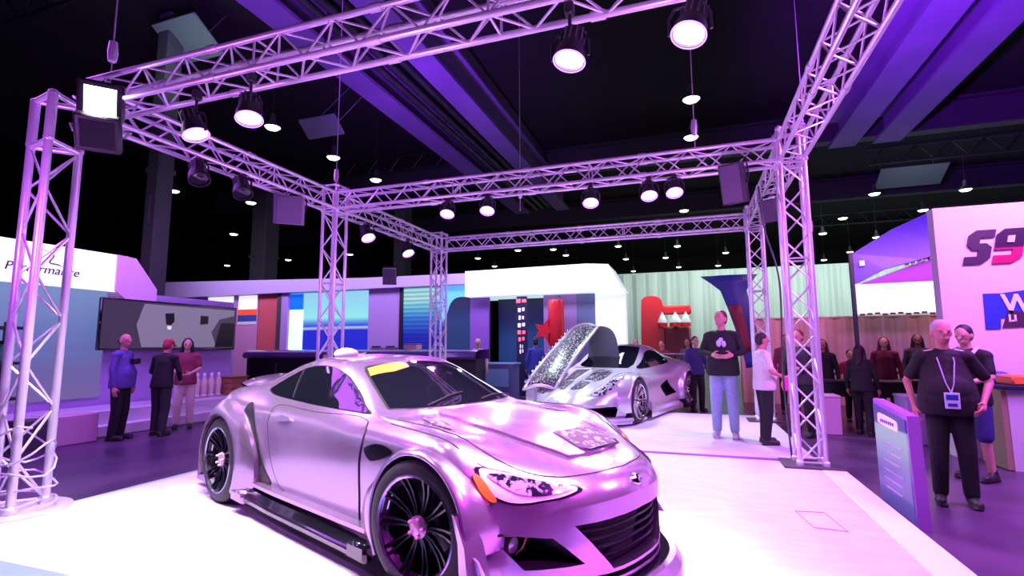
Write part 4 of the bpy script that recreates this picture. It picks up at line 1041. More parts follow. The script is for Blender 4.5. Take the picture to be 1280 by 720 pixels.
# --- red arch display and flag at the far curtain
ra = thing('red_arch', 'tall red rounded arch piece in front of the pale green curtain', 'display', (-1.95,30.5,FLOOR))
b = MB(); b.prism(smooth_poly([(-.62,0),(-.62,3.6),(-.5,4.25),(-.1,4.38),(.35,4.30),(.55,4.0),(.6,3.2),(.55,0),(0,0)],5),'Y',-.3,.3); b.build('arch', M['red'], ra)
MB().box((1.15,0,3.55),(1.9,.4,.5),bev=.08).build('beam', M['red'], ra)
MB().box((1.3,.0,1.3),(1.5,.5,2.6),bev=.1).build('base', mat('maroon',(.22,.02,.04),.5), ra)
for i, (x, w) in enumerate(((.55,.5),(1.25,.62),(1.8,.5))):
    b = thing('pointed_bag', 'white pointed bag on the red display by the far curtain, %s of the three' % ['leftmost','middle','rightmost'][i], 'bag', (-1.95+x,30.0,FLOOR+2.6)); MB().lathe([(w/2,0),(w/2*1.05,.3),(w/4,.6),(.0001,.85)],n=10,cap=False).build('bag', M['white'], b); MB().lathe([(w/2*1.1,0),(w/2*1.08,.22)],n=10,cap=False).build('band', M['red'], b)
fg = thing('sail_flag', 'dark blue and maroon curved sail flag behind the man in the black hoodie', 'flag', (1.05,12.9,FLOOR))
b = MB(); r = []
for i in range(13):
    u = i/12; z = 1.0+2.15*u; xc = .25-.38*u**1.5; w = .10+.22*u+(.30*max(0,u-.85)/.15 if u > .85 else 0)
    r.append([(xc-w,.03*math.sin(6*u),z),(xc,.06*math.sin(6*u+1),z+.02),(xc+w,.03*math.sin(5*u),z)])
b.grid(r); o = b.build('sail', mat('sail_blue',(.03,.05,.25),.5), fg); sl = o.modifiers.new('s','SOLIDIFY'); sl.thickness = .01
b = MB(); r2 = [[(p[0][0]+.02,p[0][1]-.03,p[0][2]),(p[1][0]+.05,p[1][1]-.03,p[1][2])] for p in r[2:9]]; b.grid(r2); o = b.build('stripe', M['maroon'], fg); o.modifiers.new('s','SOLIDIFY').thickness = .008
b = MB(); b.path([(.48,0,0),(.46,0,1.0),(.36,0,2.2),(.15,0,3.1)],.014,6); b.build('pole', M['dark_grey'], fg); MB().lathe([(.25,0),(.25,.02),(.03,.05)],c=(.48,0,0),n=20).build('foot', M['black'], fg)

# --- tent, drape and sign wall at the right
tn = thing('canopy_tent', 'blue and purple canopy tent with white side wall behind the man in black', 'tent', (3.75,14,FLOOR))
b = MB(); b.grid([[(0,0,2.95),(0,0,3.68),(.9,.3,4.25),(1.85,.6,4.70)],[(.02,-.05,2.95),(.55,-.2,3.25),(1.2,-.3,3.42),(1.9,-.3,3.62)]]); o = b.build('canopy', M['tent_blue'], tn, False); o.modifiers.new('s','SOLIDIFY').thickness = .03
b = MB(); b.prism([(.05,2.93),(1.9,3.62),(1.9,2.96)],'Y',-.08,-.04); b.build('valance', M['tent_purple'], tn, False)
b = MB(); b.prism([(0,2.24),(1.95,2.24),(1.95,2.94),(0,2.94)],'Y',-.06,0); b.build('side_wall', M['panel_glow2'], tn, False)
b = MB()
for k in range(13): b.box((.08+.15*k,-.07,2.22+.012*(k%3)),(.10,.02,.05))
b.build('trim', M['ink'], tn, False)
b = MB()
for k in range(7): b.box((1.02+.12*k,-.10,3.34+.035*k),(.08,.02,.06+.03*(k%2)),rz=0)
b.build('motif', M['white'], tn, False)
b = MB(); b.box((.14,-.12,3.42),(.10,.02,.12)); b.build('motif', M['white'], tn, False)
for x in (-.05,): MB().tube((x,0,0),(x,0,3.7),.05).build('post', M['navy'], tn)
for x in (1.9,): MB().tube((x,0.3,0),(x,.3,4.6),.04).build('post', M['navy'], tn)
b = MB(); b.grid([[(1.3+8*i/90, 15.2+.05*math.sin(i*1.3), z) for i in range(91)] for z in (FLOOR,2.10)]); b.tube((1.3,15.2,2.11),(9.3,15.2,2.11),.025)
for k in range(5): b.tube((1.3+2*k,15.28,FLOOR),(1.3+2*k,15.28,2.1),.02)
tag(b.build('pipe_drape', M['drape_pink']), 'pink pipe-and-drape curtain low behind the seated crowd at the right', 'curtain')
sg = thing('sign_wall', 'tall pale pink sign wall at the right with large S9 lettering', 'sign', (3.35,8.7,FLOOR))
MB().box((2.3,.10,1.72),(4.6,.20,3.44)).build('panel', M['sign_wall'], sg, False)
m_ = ramp_screen('logo_grad', [(0,(.50,.005,.12)),(.42,(.50,.005,.12)),(.46,(.035,.002,.045)),(1,(.035,.002,.045))], 0, 1, 0.)
nt = m_.node_tree; bsn = nt.nodes['Principled BSDF']; rp = [n for n in nt.nodes if n.type == 'VALTORGB'][0]
for l in list(bsn.inputs['Emission Color'].links): nt.links.remove(l)
nt.links.new(rp.outputs[0], bsn.inputs['Base Color'])
mr = [n for n in nt.nodes if n.type == 'MAP_RANGE'][0]; sx_ = [n for n in nt.nodes if n.type == 'SEPXYZ'][0]
nt.links.new(sx_.outputs['Y'], mr.inputs['Value']); mr.inputs['From Min'].default_value = 0; mr.inputs['From Max'].default_value = .47
def poly_letter(pts, m, loc, name='lettering'):
    b = MB()
    for P_ in pts: b.prism(P_,'Z',0,.02)
    return b.build(name, m, sg, False, loc=loc, rot=(PI/2,0,0))
sk = lambda L: [((x+y*.22)*.84, y*.84) for x, y in L]
Sg = [sk([(0,0),(.22,0),(.32,.08),(.32,.28),(.24,.36),(.17,.36),(.17,.44),(.36,.44),(.36,.56),(.10,.56),(.0,.48),(.0,.31),(.08,.23),(.15,.23),(.15,.12),(0,.12)])]
poly_letter([sk([(0,0),(.24,0),(.34,.09),(.34,.27),(.26,.34),(.17,.34),(.17,.43),(.36,.43),(.36,.56),(.10,.56),(.01,.48),(.01,.32),(.09,.23),(.17,.23),(.17,.125),(0,.125)])], M['logo_plum'], (.28,-.012,2.61))
n9 = [sk([(0,0),(.26,0),(.36,.09),(.36,.47),(.27,.56),(.09,.56),(0,.47),(0,.20),(.20,.20),(.20,.30),(.13,.30),(.13,.44),(.23,.44),(.23,.13),(0,.13)])]
poly_letter([sk([(0,0),(.26,0),(.37,.09),(.37,.56),(.09,.56),(0,.47),(0,.22),(.235,.22),(.235,.13),(0,.13)])], M['logo_grad'], (.60,-.014,2.61))
poly_letter([sk([(.14,.33),(.23,.33),(.23,.44),(.14,.44)])], M['sign_wall'], (.60,-.034,2.61))
poly_letter([sk([(0,0),(.13,0),(.13,.22),(.35,.22),(.35,.34),(.13,.34),(.13,.43),(.38,.43),(.38,.56),(0,.56)])], M['logo_plum'], (.97,-.012,2.61))
b = MB(); b.prism([(.46,1.72),(.62,1.72),(.66,2.20),(.47,2.20)],'Y',-.02,0); b.prism([(.62,1.86),(1.6,1.90),(1.6,2.32),(.66,2.20)],'Y',-.012,0); b.build('blue_block', M['logo_blue'], sg, False)
text('WAV', .36, M['white'], sg, (.66,-.02,1.93), (PI/2,0,0), off=.01, sx=.85)
b = MB(); b.prism([(.64,1.74),(1.55,1.78),(1.55,1.99),(1.3,1.93),(1.1,2.0),(.9,1.93),(.72,1.97)],'Y',-.026,-.014); b.build('dark_strip', M['ink'], sg, False)
b = MB()
for k in range(5):
    x = .72+.17*k; z = 1.86+.008*k
    b.box((x,-.03,z),(.022,.008,.10)); b.box((x+.06,-.03,z+.01*(k%2)),(.022,.008,.09)); b.box((x+.03,-.03,z+(.04 if k%2 else -.035)),(.06,.008,.02))
b.build('small_lettering', M['white'], sg, False)
# service counter with an orange case
ct = thing('service_counter', 'white service counter below the sign wall at the right edge', 'counter', (3.62,7.95,FLOOR))
MB().box((1.0,.30,.48),(2.0,.60,.96)).build('base', mat('counter_white',(.62,.68,.64),.5), ct, False); MB().box((-.03,.30,.48),(.06,.58,.94)).build('end_panel', mat('olive',(.34,.28,.16),.6), ct, False); MB().box((1.0,.28,.99),(2.1,.70,.05),bev=.01).build('top', M['navy'], ct)
oc = thing('orange_case', 'flat orange case lying open on the service counter', 'case', (4.02,8.1,FLOOR+1.015)); MB().box((0,0,.06),(.70,.38,.12),bev=.02).build('shell', mat('orange',(.90,.22,.06),.45), oc); MB().box((-.15,-.195,.06),(.08,.02,.05),bev=.005).build('latch', M['black'], oc); MB().box((.2,-.195,.06),(.08,.02,.05),bev=.005).build('latch', M['black'], oc)
hp = thing('peaked_cap', 'royal blue peaked cap lying on the counter end', 'cap', (3.78,8.42,FLOOR+1.015)); MB().ell((0,0,.05),(.13,.11,.10),20,10).build('crown', M['tent_blue'], hp); MB().lathe([(.0001,.02),(.12,.02),(.125,.03),(.0001,.04)],c=(-.10,-.03,0),n=20,cap=False).build('brim', M['tent_blue'], hp)
for i, (x, y) in enumerate(((4.45,8.35),(4.62,8.2),(4.85,8.4))):
    g_ = thing('tool', 'small black hand tool on the service counter, %s' % ['nearest the orange case','between two others','farthest right'][i], 'tool', (x,y,FLOOR+1.015), .4*i); MB().box((0,0,.04),(.16,.05,.07),bev=.015).build('body', M['black'], g_); MB().tube((.06,0,.05),(.10,0,.16),.018).build('handle', M['black'], g_)
# info stand
isd = thing('info_stand', 'waist-high purple information stand with a pale poster beside the platform', 'stand', (1.70,5.20,FLOOR), 0)
MB().prism([(0,0),(.86,0),(.88,.98),(.05,.91)],'X',0,.09).build('cabinet', mat('stand_purple',(.30,.10,.50),.4), isd, False)
ramp_screen('poster_fade', [(0,(.10,.07,.42)),(.35,(.16,.12,.55)),(.70,(.42,.50,.70)),(.80,(.45,.5,.7)),(.82,(.04,.04,.35)),(1,(.05,.05,.38))], 0.04, .93, .75)
MB().prism([(.03,.04),(.83,.04),(.85,.93),(.07,.87)],'X',-.012,0).build('poster', M['poster_fade'], isd, False)
b = MB(); b.prism(smooth_poly([(.24,.76),(.24,.82),(.30,.84),(.60,.86),(.70,.86),(.72,.80),(.68,.77),(.30,.75)],3),'X',-.02,-.01); b.build('label_pill', mat('peach',(.8,.6,.5),.5,em=(.8,.6,.55),es=.4), isd, False)
b = MB(); 
for k in range(7): b.box((-.022,.32+.05*k,.80),(.004,.026,.03))
b.build('label_marks', M['logo_blue'], isd, False)
b = MB()
for k in range(6): b.box((-.014,.44,.60-.08*k),(.004,.48-.05*(k%3),.012))
b.build('text_lines', M['lilac'], isd, False)
# black tables by the drape
for i, (x, y, w, lab) in enumerate(((2.9,11.2,1.5,'long black table in front of the seated crowd, nearer the right tower'),(4.35,11.6,1.3,'black table in front of the crowd, behind the info stand'))):
    tb = thing('black_table', lab, 'table', (x,y,FLOOR)); MB().box((0,0,.84),(w,.6,.05),bev=.01).build('tabletop', M['black'], tb); MB().box((0,.0,.70),(w*.96,.56,.24)).build('skirt', M['black_matte'], tb, False)
    for sx in (-1,1):
        for sy in (-1,1): MB().tube((sx*w*.45,sy*.25,0),(sx*w*.45,sy*.25,.6),.02).build('leg', M['black'], tb)
for i, (x, y, s_, m, lab) in enumerate(((3.35,9.8,.5,'lilac','lilac storage box on the floor behind the info stand'),(2.15,10.4,.45,'pink_box','low pink box on the floor right of the right tower'))):
    b = thing('storage_box', lab, 'box', (x,y,FLOOR)); MB().box((0,0,s_*.7),(s_,s_,s_*1.4),bev=.01).build('body', M[m], b); MB().box((0,0,s_*1.42),(s_*1.05,s_*1.05,.04),bev=.01).build('lid', M[m], b)
# dark rack left of the front tower
rk = thing('equipment_rack', 'dark equipment rack with small green items seen through the front left tower', 'rack', (-9.3,4.1,FLOOR))
for z in (.3,.8,1.3,1.8): MB().box((0,0,z),(.5,1.3,.04)).build('shelf', M['black'], rk, False)
for sx in (-1,1):
    for sy in (-1,1): MB().box((sx*.23,sy*.63,.95),(.05,.05,1.9)).build('upright', M['black'], rk, False)
for i, (y, z, m) in enumerate(((.45,1.32,'green'),(.3,.82,'green'),(-.2,1.32,'dark_grey'),(.1,1.82,'dark_grey'),(-.3,.82,'dark_grey'))):
    if m == 'green' and 'green' not in M: mat('green',(.05,.40,.15),.5)
    b = thing('rack_bottle', 'small %s container on the dark rack, %s' % ('green' if m=='green' else 'grey', ['upper one of the green pair','lower one of the green pair','beside the upper green one','on the top shelf','on the second shelf'][i]), 'container', (-9.2,4.1+y,FLOOR+z)); MB().lathe([(.07,0),(.08,.02),(.08,.16),(.04,.22),(.04,.26),(.0001,.26)],n=16,cap=False).build('bottle', M[m], b); MB().lathe([(.045,.25),(.045,.30),(.0001,.30)],n=14,cap=False).build('cap', M['black'], b)
# cap resting on the coupe's roof
cp_ = thing('white_cap', 'white cap with folded brim lying on the coupe roof above the orange sticker', 'cap', (-2.90,3.87,1.300), .2)
# ================================================================= PEOPLE
SK = {}
def skin(n, c):
    if n not in M: mat(n, c, .55)
    return M[n]
for n, c in (('skin_light',(.62,.36,.28)),('skin_red',(.62,.26,.24)),('skin_tan',(.42,.22,.15)),('skin_dark',(.20,.10,.07))): skin(n, c)
def cloth(n, c, r=.8):
    if n not in M: noise_mat(n, c, tuple(min(1,v*1.12+.004) for v in c), 30, r, bump=.05)
    return M[n]
def remeshed(mb, name, m, parent, vox=.014, sm=3):
    me = mb.mesh(name); o = bpy.data.objects.new(name, me); COL.objects.link(o)
    r = o.modifiers.new('r','REMESH'); r.mode = 'VOXEL'; r.voxel_size = vox; r.use_smooth_shade = True
    s = o.modifiers.new('s','SMOOTH'); s.factor = .5; s.iterations = sm
    bpy.context.view_layer.update(); me2 = evaluated(o)
    bpy.data.objects.remove(o); bpy.data.meshes.remove(me)
    me2.name = name; me2.materials.clear(); me2.materials.append(m); me2.polygons.foreach_set('use_smooth',[True]*len(me2.polygons))
    o = bpy.data.objects.new(name, me2); COL.objects.link(o); o.parent = parent; return o
def person(loc, rz, h, label, top, bot, skn='skin_light', hair=(.03,.02,.02), hairstyle='short', sleeve='short', legs='long', belly=0., arms=None, lean=0., head=(0,0), vox=.013, seated=False, stride=.0, shoes=(.02,.02,.02), cap=None, extras=None):
    """faces local +X; arms: {'L':(elbow, wrist), 'R':(...)} in 1.75 m body coordinates"""
    t = thing('person', label, 'person', loc, rz, None, h/1.75)
    hipz = .92
    arms = arms or {}
    A = {'L': arms.get('L', ((-.01,.25,1.14),(.06,.26,.90))), 'R': arms.get('R', ((-.01,-.25,1.14),(.06,-.26,.90)))}
    J = {}
    for s, k in ((1,'L'),(-1,'R')):
        st = stride*s
        if seated: J[k] = [(0,.09*s,.50),(.42,.12*s,.50),(.44,.13*s,.09)]
        else: J[k] = [(0,.09*s,hipz-.02),(.02+st*.5,.105*s,.50),(-.02+st,.115*s,.09)]
    dz = -.42 if seated else 0.
    def U(p):   # upper-body transform: lean about the hips
        x, y, z = p; zz = z-hipz; c, s_ = math.cos(lean), math.sin(lean)
        return (x*c+zz*s_, y, hipz+zz*c-x*s_+dz)
    Hc = U((.02,0,1.64)); yaw, tilt = head
    def Hd(p):
        v = Vector(p)-Vector((.0,0,1.56)); v = Matrix.Rotation(yaw,3,'Z') @ Matrix.Rotation(tilt,3,'Y') @ v; v += Vector((.0,0,1.56)); return U(v)
    RM = Matrix.Rotation(yaw,3,'Z') @ Matrix.Rotation(tilt+lean,3,'Y')
    b = MB()
    def torso(mb, g):
        for c, r in (((0,0,.97),(.115,.158,.12)),((0,0,1.12),(.10,.142,.15)),((.0,0,1.30),(.112,.168,.16)),((-.005,0,1.40),(.085,.165,.075))):
            mb.ell(U(c), tuple(v+g for v in r), 20, 12)
        if belly: mb.ell(U((.05+belly*.25,0,1.08)), (.11+belly*.4+g,.15+belly*.4+g,.17+g), 20, 12)
        mb.cap_(U((-.01,-.10,1.425)),U((-.005,-.178,1.40)),.052+g,.058+g); mb.cap_(U((-.01,.10,1.425)),U((-.005,.178,1.40)),.052+g,.058+g)
    torso(b, -.004)
    b.cap_(U((-.01,0,1.40)),U((.01,0,1.56)),.058,.052)
    b.ell(Hd((.015,0,1.655)),(.092,.074,.105),20,14,R=RM); b.ell(Hd((.04,0,1.59)),(.062,.055,.062),16,10,R=RM)
    b.cap_(Hd((.103,0,1.66)),Hd((.122,0,1.632)),.010,.015,8)
    for s in (-1,1):
        b.ell(Hd((.0,.078*s,1.635)),(.022,.012,.034),10,8,R=RM); b.ell(Hd((.088,.03*s,1.672)),(.02,.026,.010),8,6,R=RM)
    b.cap_(Hd((.098,-.022,1.592)),Hd((.098,.022,1.592)),.010,.010,8)
    for s, k in ((1,'L'),(-1,'R')):
        hip, kn, an = J[k]
        b.cap_(hip,kn,.080,.056); b.cap_(kn,an,.055,.038); b.cap_((an[0]-.03,an[1],.045),(an[0]+.15,an[1]+.02*s,.035),.038,.03)
        sh = U((-.005,.185*s,1.395)); el = U(A[k][0]); wr = U(A[k][1]) if len(A[k]) < 3 else A[k][1]
        b.cap_(sh,el,.047,.037); b.cap_(el,wr,.037,.025)
        d = (Vector(wr)-Vector(el)).normalized(); side = Vector((0,-s,0)); side = (side-d*side.dot(d)).normalized(); w_ = d.cross(side)
        W = Vector(wr); b.cap_(W, W+d*.075, .026, .034)
        for q in (-1.5,-.5,.5,1.5):
            r0 = W+d*.085+w_*q*.019; l = (.078,.088,.092,.082)[int(q+1.5)]
            m1 = r0+d*l*.5+side*.006; m2 = m1+(d*.8+side*.6).normalized()*l*.3; m3 = m2+(d*.5+side*.85).normalized()*l*.26
            b.cap_(r0,m1,.0098,.009,8); b.cap_(m1,m2,.009,.0085,8); b.cap_(m2,m3,.0085,.0075,8)
        th = w_*(1 if (w_.x > 0) else -1); r0 = W+d*.03+th*.028
        b.cap_(r0, r0+(d*.7+th*.7+side*.3).normalized()*.045,.013,.011,8); r1 = r0+(d*.7+th*.7+side*.3).normalized()*.045
        b.cap_(r1, r1+(d*.9+th*.2+side*.5).normalized()*.035,.011,.009,8)
    body = remeshed(b, 'body', M[skn], t, min(vox,.0105), 2)
    # shirt
    g = .013; c = MB(); torso(c, g)
    rows = []
    for z, rx, ry, bf in ((.85,.0,.0,.6),(.85,.148,.198,.6),(.90,.150,.200,.75),(1.0,.144,.192,1.),(1.12,.132,.178,.95),(1.24,.122,.172,.45),(1.36,.112,.165,0.),(1.36,0.,0.,0.)):
        if rx: rx += belly*.55*bf; ry += belly*.5*bf
        rows.append([U((rx*math.cos(a*PI/10)+belly*.35*bf, ry*math.sin(a*PI/10), z)) for a in range(20)])
    c.grid(rows, closed=True)
    c.cap_(U((-.01,0,1.42)),U((-.005,0,1.47)),.066,.060)
    for s, k in ((1,'L'),(-1,'R')):
        sh = U((-.005,.185*s,1.395)); el = U(A[k][0]); wr = U(A[k][1])
        if sleeve == 'short': e2 = Vector(sh).lerp(Vector(el),.72); c.cap_(sh,e2,.058,.056)
        else: c.cap_(sh,el,.056,.050); c.cap_(el,Vector(el).lerp(Vector(wr),.93),.050,.038)
    remeshed(c, 'shirt', top, t, vox, 3)
    c = MB()
    for s, k in ((1,'L'),(-1,'R')):
        hip, kn, an = J[k]
        c.cap_((hip[0],hip[1]*.9,hip[2]+.02),kn,.106,.080 if legs != 'shorts' else .085)
        if legs == 'long': c.cap_(kn,(an[0],an[1],an[2]+.02),.078,.064)
    hz = hipz+.04+dz
    c.ell((0,0,hz),(.120,.165,.12),20,10)
    remeshed(c, 'trousers' if legs == 'long' else 'shorts', bot, t, vox, 3)
    for s, k in ((1,'L'),(-1,'R')):
        an = J[k][2]; c = MB(); z0 = 0
        c.cap_((an[0]-.035,an[1],.052),(an[0]+.155,an[1]+.02*s,.044),.048,.040); c.cap_((an[0]-.02,an[1],.05),(an[0]-.01,an[1],.11),.046,.046); c.box((an[0]+.06,an[1]+.01*s,.014),(.28,.085,.028),bev=.012)
        remeshed(c, 'shoe', cloth('shoe_%d%d%d' % tuple(int(v*99) for v in shoes), shoes, .5), t, vox, 2)
    # head dress
    hm = cloth('hair_%d%d%d' % tuple(int(v*99) for v in hair), hair, .6)
    c = MB()
    if hairstyle != 'bald':
        c.ell(Hd((-.012,0,1.685)),(.093,.084,.092),18,12,R=RM); c.ell(Hd((-.03,0,1.65)),(.075,.080,.10),18,12,R=RM)
    if hairstyle == 'long':
        c.cap_(Hd((-.045,0,1.66)),U((-.085,0,1.40)),.085,.06)
        for s in (-1,1): c.cap_(Hd((.0,.07*s,1.68)),U((-.03,.10*s,1.42)),.032,.04)
    if hairstyle == 'bald': c.ell(Hd((-.045,0,1.64)),(.058,.080,.07),16,10,R=RM)
    remeshed(c, 'hair', hm, t, vox, 3)
    if cap:
        c = MB(); c.ell(Hd((.0,0,1.705)),(.108,.09,.075),20,10,R=RM)
        v0 = Hd((.09,0,1.70)); v1 = Hd((.165,0,1.685)); c.ell(Vector(v0).lerp(Vector(v1),.5),(.075,.07,.010),16,6,R=RM)
        remeshed(c, 'cap', cloth('cap_%d%d%d' % tuple(int(v*99) for v in cap), cap), t, .010, 2)
    for s in (-1,1):
        MB().ell(Hd((.098,.031*s,1.655)),(.008,.011,.006),10,8,R=RM).build('eye', M['eye_white'], t)
        MB().ell(Hd((.105,.031*s,1.655)),(.005,.006,.006),8,6,R=RM).build('pupil', M['black'], t)
    b = MB(); b.cap_(Hd((.106,-.020,1.590)),Hd((.106,.020,1.590)),.0045,.0045,6); b.build('lips', M['pink_lip'], t)
    if extras: extras(t, U, Hd, A)
    return t
BLK = cloth('cloth_black',(.008,.008,.010)); DRK = cloth('cloth_charcoal',(.03,.03,.035)); NVY = cloth('cloth_navy',(.03,.03,.16)); WHT_ = cloth('cloth_white',(.78,.76,.78)); JEA = cloth('cloth_jeans',(.30,.42,.62)); MAR = cloth('cloth_maroon',(.22,.03,.07)); CRM = cloth('cloth_cream',(.75,.65,.55)); RED_ = cloth('cloth_red',(.5,.03,.05)); VLT = cloth('cloth_violet',(.10,.07,.32)); BLU = cloth('cloth_blue',(.04,.08,.40))
def face(x, y, tx, ty): return math.atan2(ty-y, tx-x)
def badge(t, U, Hd, A):
    b = MB()
    for s in (-1,1): b.path([U((.02,.065*s,1.45)),U((.14,.06*s,1.36)),U((.215,.03*s,1.16)),U((.25,.0,1.07))],.006,5)
    b.build('lanyard', cloth('cloth_lanyard',(.45,.42,.6)), t)
    c = U((.255,0,1.0)); MB().box(c,(.008,.115,.15),bev=.003).build('badge', M['badge'], t)
    MB().box((c[0]+.006,c[1],c[2]+.03),(.002,.09,.05)).build('badge_print', M['logo_blue'], t, False); MB().box((c[0]+.006,c[1],c[2]-.04),(.002,.07,.03)).build('badge_print', M['logo_blue'], t, False)
    # white shoulder flash
    for s in (-1,1):
        MB().cap_(U((.03,.09*s,1.475)),U((.02,.195*s,1.445)),.010,.012,8).build('shoulder_stripe', M['white'], t)
mat('eye_white',(.35,.30,.30),.4); mat('badge',(.70,.75,.95),.4)
person((2.34,6.16,FLOOR), face(2.28,6.16,.2,0)+.10, 1.73, 'heavy-set man in black polo and trousers with lanyard badge beside the info stand', BLK, BLK, 'skin_red', (.50,.42,.48), 'short', belly=.10, vox=.010,
       arms={'L':((-.04,.33,1.16),(.14,.24,.98)),'R':((-.06,-.30,1.16),(-.02,-.26,.92))}, head=(.15,.05), extras=badge)
def straps(t, U, Hd, A):
    for s in (-1,1): MB().path([U((-.03,.10*s,1.50)),U((.09,.11*s,1.44)),U((.135,.12*s,1.28)),U((.08,.15*s,1.12))],.020,6).build('strap', CRM, t)
    c = MB(); c.ell(U((-.19,0,1.25)),(.10,.15,.22),16,12); remeshed(c,'backpack',NVY,t,.014,2)
person((3.02,7.35,FLOOR), face(3.02,7.35,0,5.0), 1.72, 'dark-haired man in black shirt and navy shorts behind the heavy-set man, looking left', BLK, NVY, 'skin_light', (.02,.015,.02), 'short', legs='shorts', arms={'L':((.05,.24,1.16),(.28,.12,1.10)),'R':((.05,-.24,1.16),(.28,-.12,1.10))}, head=(.1,.25), extras=straps)
def camera_(t, U, Hd, A):
    MB().box(U((.20,0,1.30)),(.10,.15,.10),bev=.015).build('camera_bag', M['black'], t)
person((-9.05,6.10,FLOOR), face(-8.85,6.15,-4,8.5), 1.74, 'man in violet long-sleeved shirt and black trousers in front of the television', VLT, BLK, 'skin_red', (.05,.02,.04), 'bald', sleeve='long', belly=.06, arms={'L':((0,.26,1.15),(.04,.25,.90)),'R':((0,-.26,1.15),(.05,-.27,.88))}, head=(-.3,.05), extras=camera_)
person((-8.80,6.62,FLOOR), face(-8.75,6.95,-9.2,8.4), 1.66, 'person in black jacket and red cap turned away beside the man in violet', BLK, DRK, 'skin_red', (.35,.04,.06), 'short', sleeve='long', cap=(.45,.03,.06), lean=.12, stride=.06, arms={'L':((.05,.26,1.16),(.26,.18,1.05)),'R':((.05,-.26,1.16),(.26,-.16,1.02))}, head=(0,.2))
person((-9.15,7.35,FLOOR), face(-9.05,7.75,-3,2), 1.68, 'dark-haired woman in maroon top and pale skirt behind the person in the red cap', MAR, CRM, 'skin_light', (.01,.008,.01), 'long', arms={'L':((.04,.24,1.16),(.22,.10,1.08)),'R':((.04,-.24,1.16),(.22,-.10,1.08))}, head=(.1,.1))
def bag_(t, U, Hd, A):
    w = U(A['R'][1]); MB().box((w[0]+.04,w[1],w[2]-.10),(.16,.05,.22),bev=.015).build('pink_folder', cloth('cloth_pink',(.75,.05,.40)), t)
person((.98,8.25,.0), face(.98,8.25,3,8.8), 1.56, 'person in white T-shirt and black trousers on the rear platform, seen from behind', WHT_, BLK, 'skin_red', (.03,.01,.02), 'short', belly=.05, arms={'L':((0,.27,1.14),(.10,.26,.95)),'R':((.02,-.28,1.14),(.24,-.22,1.06))}, stride=.03, head=(.0,.1), extras=bag_)
def logo_(t, U, Hd, A):
    b = MB(); c = U((.145,0,1.30)); b.ell((c[0],c[1]-.03,c[2]),(.008,.035,.05),10,8); b.ell((c[0],c[1]+.035,c[2]-.01),(.008,.03,.045),10,8); b.ell((c[0],c[1],c[2]+.05),(.008,.03,.03),10,8); b.build('chest_print', M['badge'], t)
person((.47,8.65,.0), face(.47,8.65,-.1,4), 1.92, 'tall man in black hoodie and pale jeans standing beside the second car', BLK, JEA, 'skin_red', (.14,.03,.03), 'short', sleeve='long', belly=.05, shoes=(.5,.5,.55), arms={'L':((0,.27,1.18),(.18,.14,1.14)),'R':((0,-.27,1.18),(.16,-.12,1.14))}, head=(-.4,-.05), extras=logo_)
person((1.75,9.9,FLOOR), face(1.62,9.7,-1,6), 1.76, 'red-faced visitor in dark clothes behind the person in the white T-shirt', DRK, BLK, 'skin_red', (.20,.03,.04), 'short', sleeve='long', arms={'L':((.04,.25,1.16),(.24,.1,1.12))})
person((.12,12.9,FLOOR), face(.15,12.6,2,9), 1.72, 'visitor in navy jacket and black trousers right of the second car', NVY, BLK, 'skin_light', (.02,.02,.03), 'short', sleeve='long')
person((-.05,14.9,FLOOR), face(-.35,13.3,-2,10), 1.70, 'visitor in dark patterned jacket standing behind the second car, right one', cloth('cloth_dots',(.10,.08,.14)), BLK, 'skin_tan', (.02,.02,.02), 'long', sleeve='long')
person((-.75,15.2,FLOOR), face(-.95,13.6,-2,10), 1.66, 'visitor in maroon jacket standing behind the second car, middle one', MAR, BLK, 'skin_light', (.05,.03,.02), 'short', sleeve='long')
person((-1.5,15.4,FLOOR), face(-1.45,14.2,1,10), 1.72, 'visitor in black coat standing behind the raised lid of the second car', DRK, BLK, 'skin_light', (.3,.25,.2), 'short', sleeve='long')
person((-5.6,13.3,FLOOR), face(-5.35,12.6,-4,8), 1.72, 'fair-haired woman in a cream top standing before the dark alcove', CRM, MAR, 'skin_light', (.72,.55,.42), 'short', sleeve='long')
person((-4.1,13.9,FLOOR), face(-4.1,13.9,-5,16), 1.74, 'visitor in blue overalls beside the glowing totem', BLU, BLU, 'skin_tan', (.02,.02,.03), 'short', sleeve='long')
person((-8.0,9.9,FLOOR), face(-8.25,10.3,-4,6), 1.34, 'child in a red shirt behind the rear of the coupe', RED_, BLK, 'skin_light', (.15,.05,.05), 'short')
person((2.55,12.0,FLOOR), face(2.55,12,1,6), 1.62, 'long-haired woman in black behind the black table, nearest the right tower', BLK, BLK, 'skin_tan', (.05,.02,.015), 'long', sleeve='long')
person((3.05,12.1,FLOOR), face(3.05,12.1,3,6), 1.40, 'child in a red top behind the long black table', RED_, BLK, 'skin_light', (.02,.02,.03), 'short')
person((3.72,12.35,FLOOR), face(3.72,12.35,2,6), 1.66, 'person in black and red jersey between the two black tables', cloth('cloth_blackred',(.14,.01,.03)), BLK, 'skin_light', (.10,.03,.03), 'long', sleeve='long')
person((4.45,12.8,FLOOR), face(4.45,12.8,3,6), 1.72, 'person with big dark hair in front of the drape, beside the sign wall', DRK, BLK, 'skin_dark', (.02,.01,.01), 'long', sleeve='long')
person((2.05,13.0,FLOOR), face(2.05,13,1,6), 1.74, 'visitor in dark red jacket seen through the right truss tower', MAR, BLK, 'skin_tan', (.03,.01,.01), 'short', sleeve='long')
person((2.75,10.35,FLOOR), face(2.75,10.35,2,6)+2.8, 1.50, 'person in all black with their back turned in front of the long black table', BLK, BLK, 'skin_tan', (.02,.01,.01), 'long', sleeve='long', stride=.1)
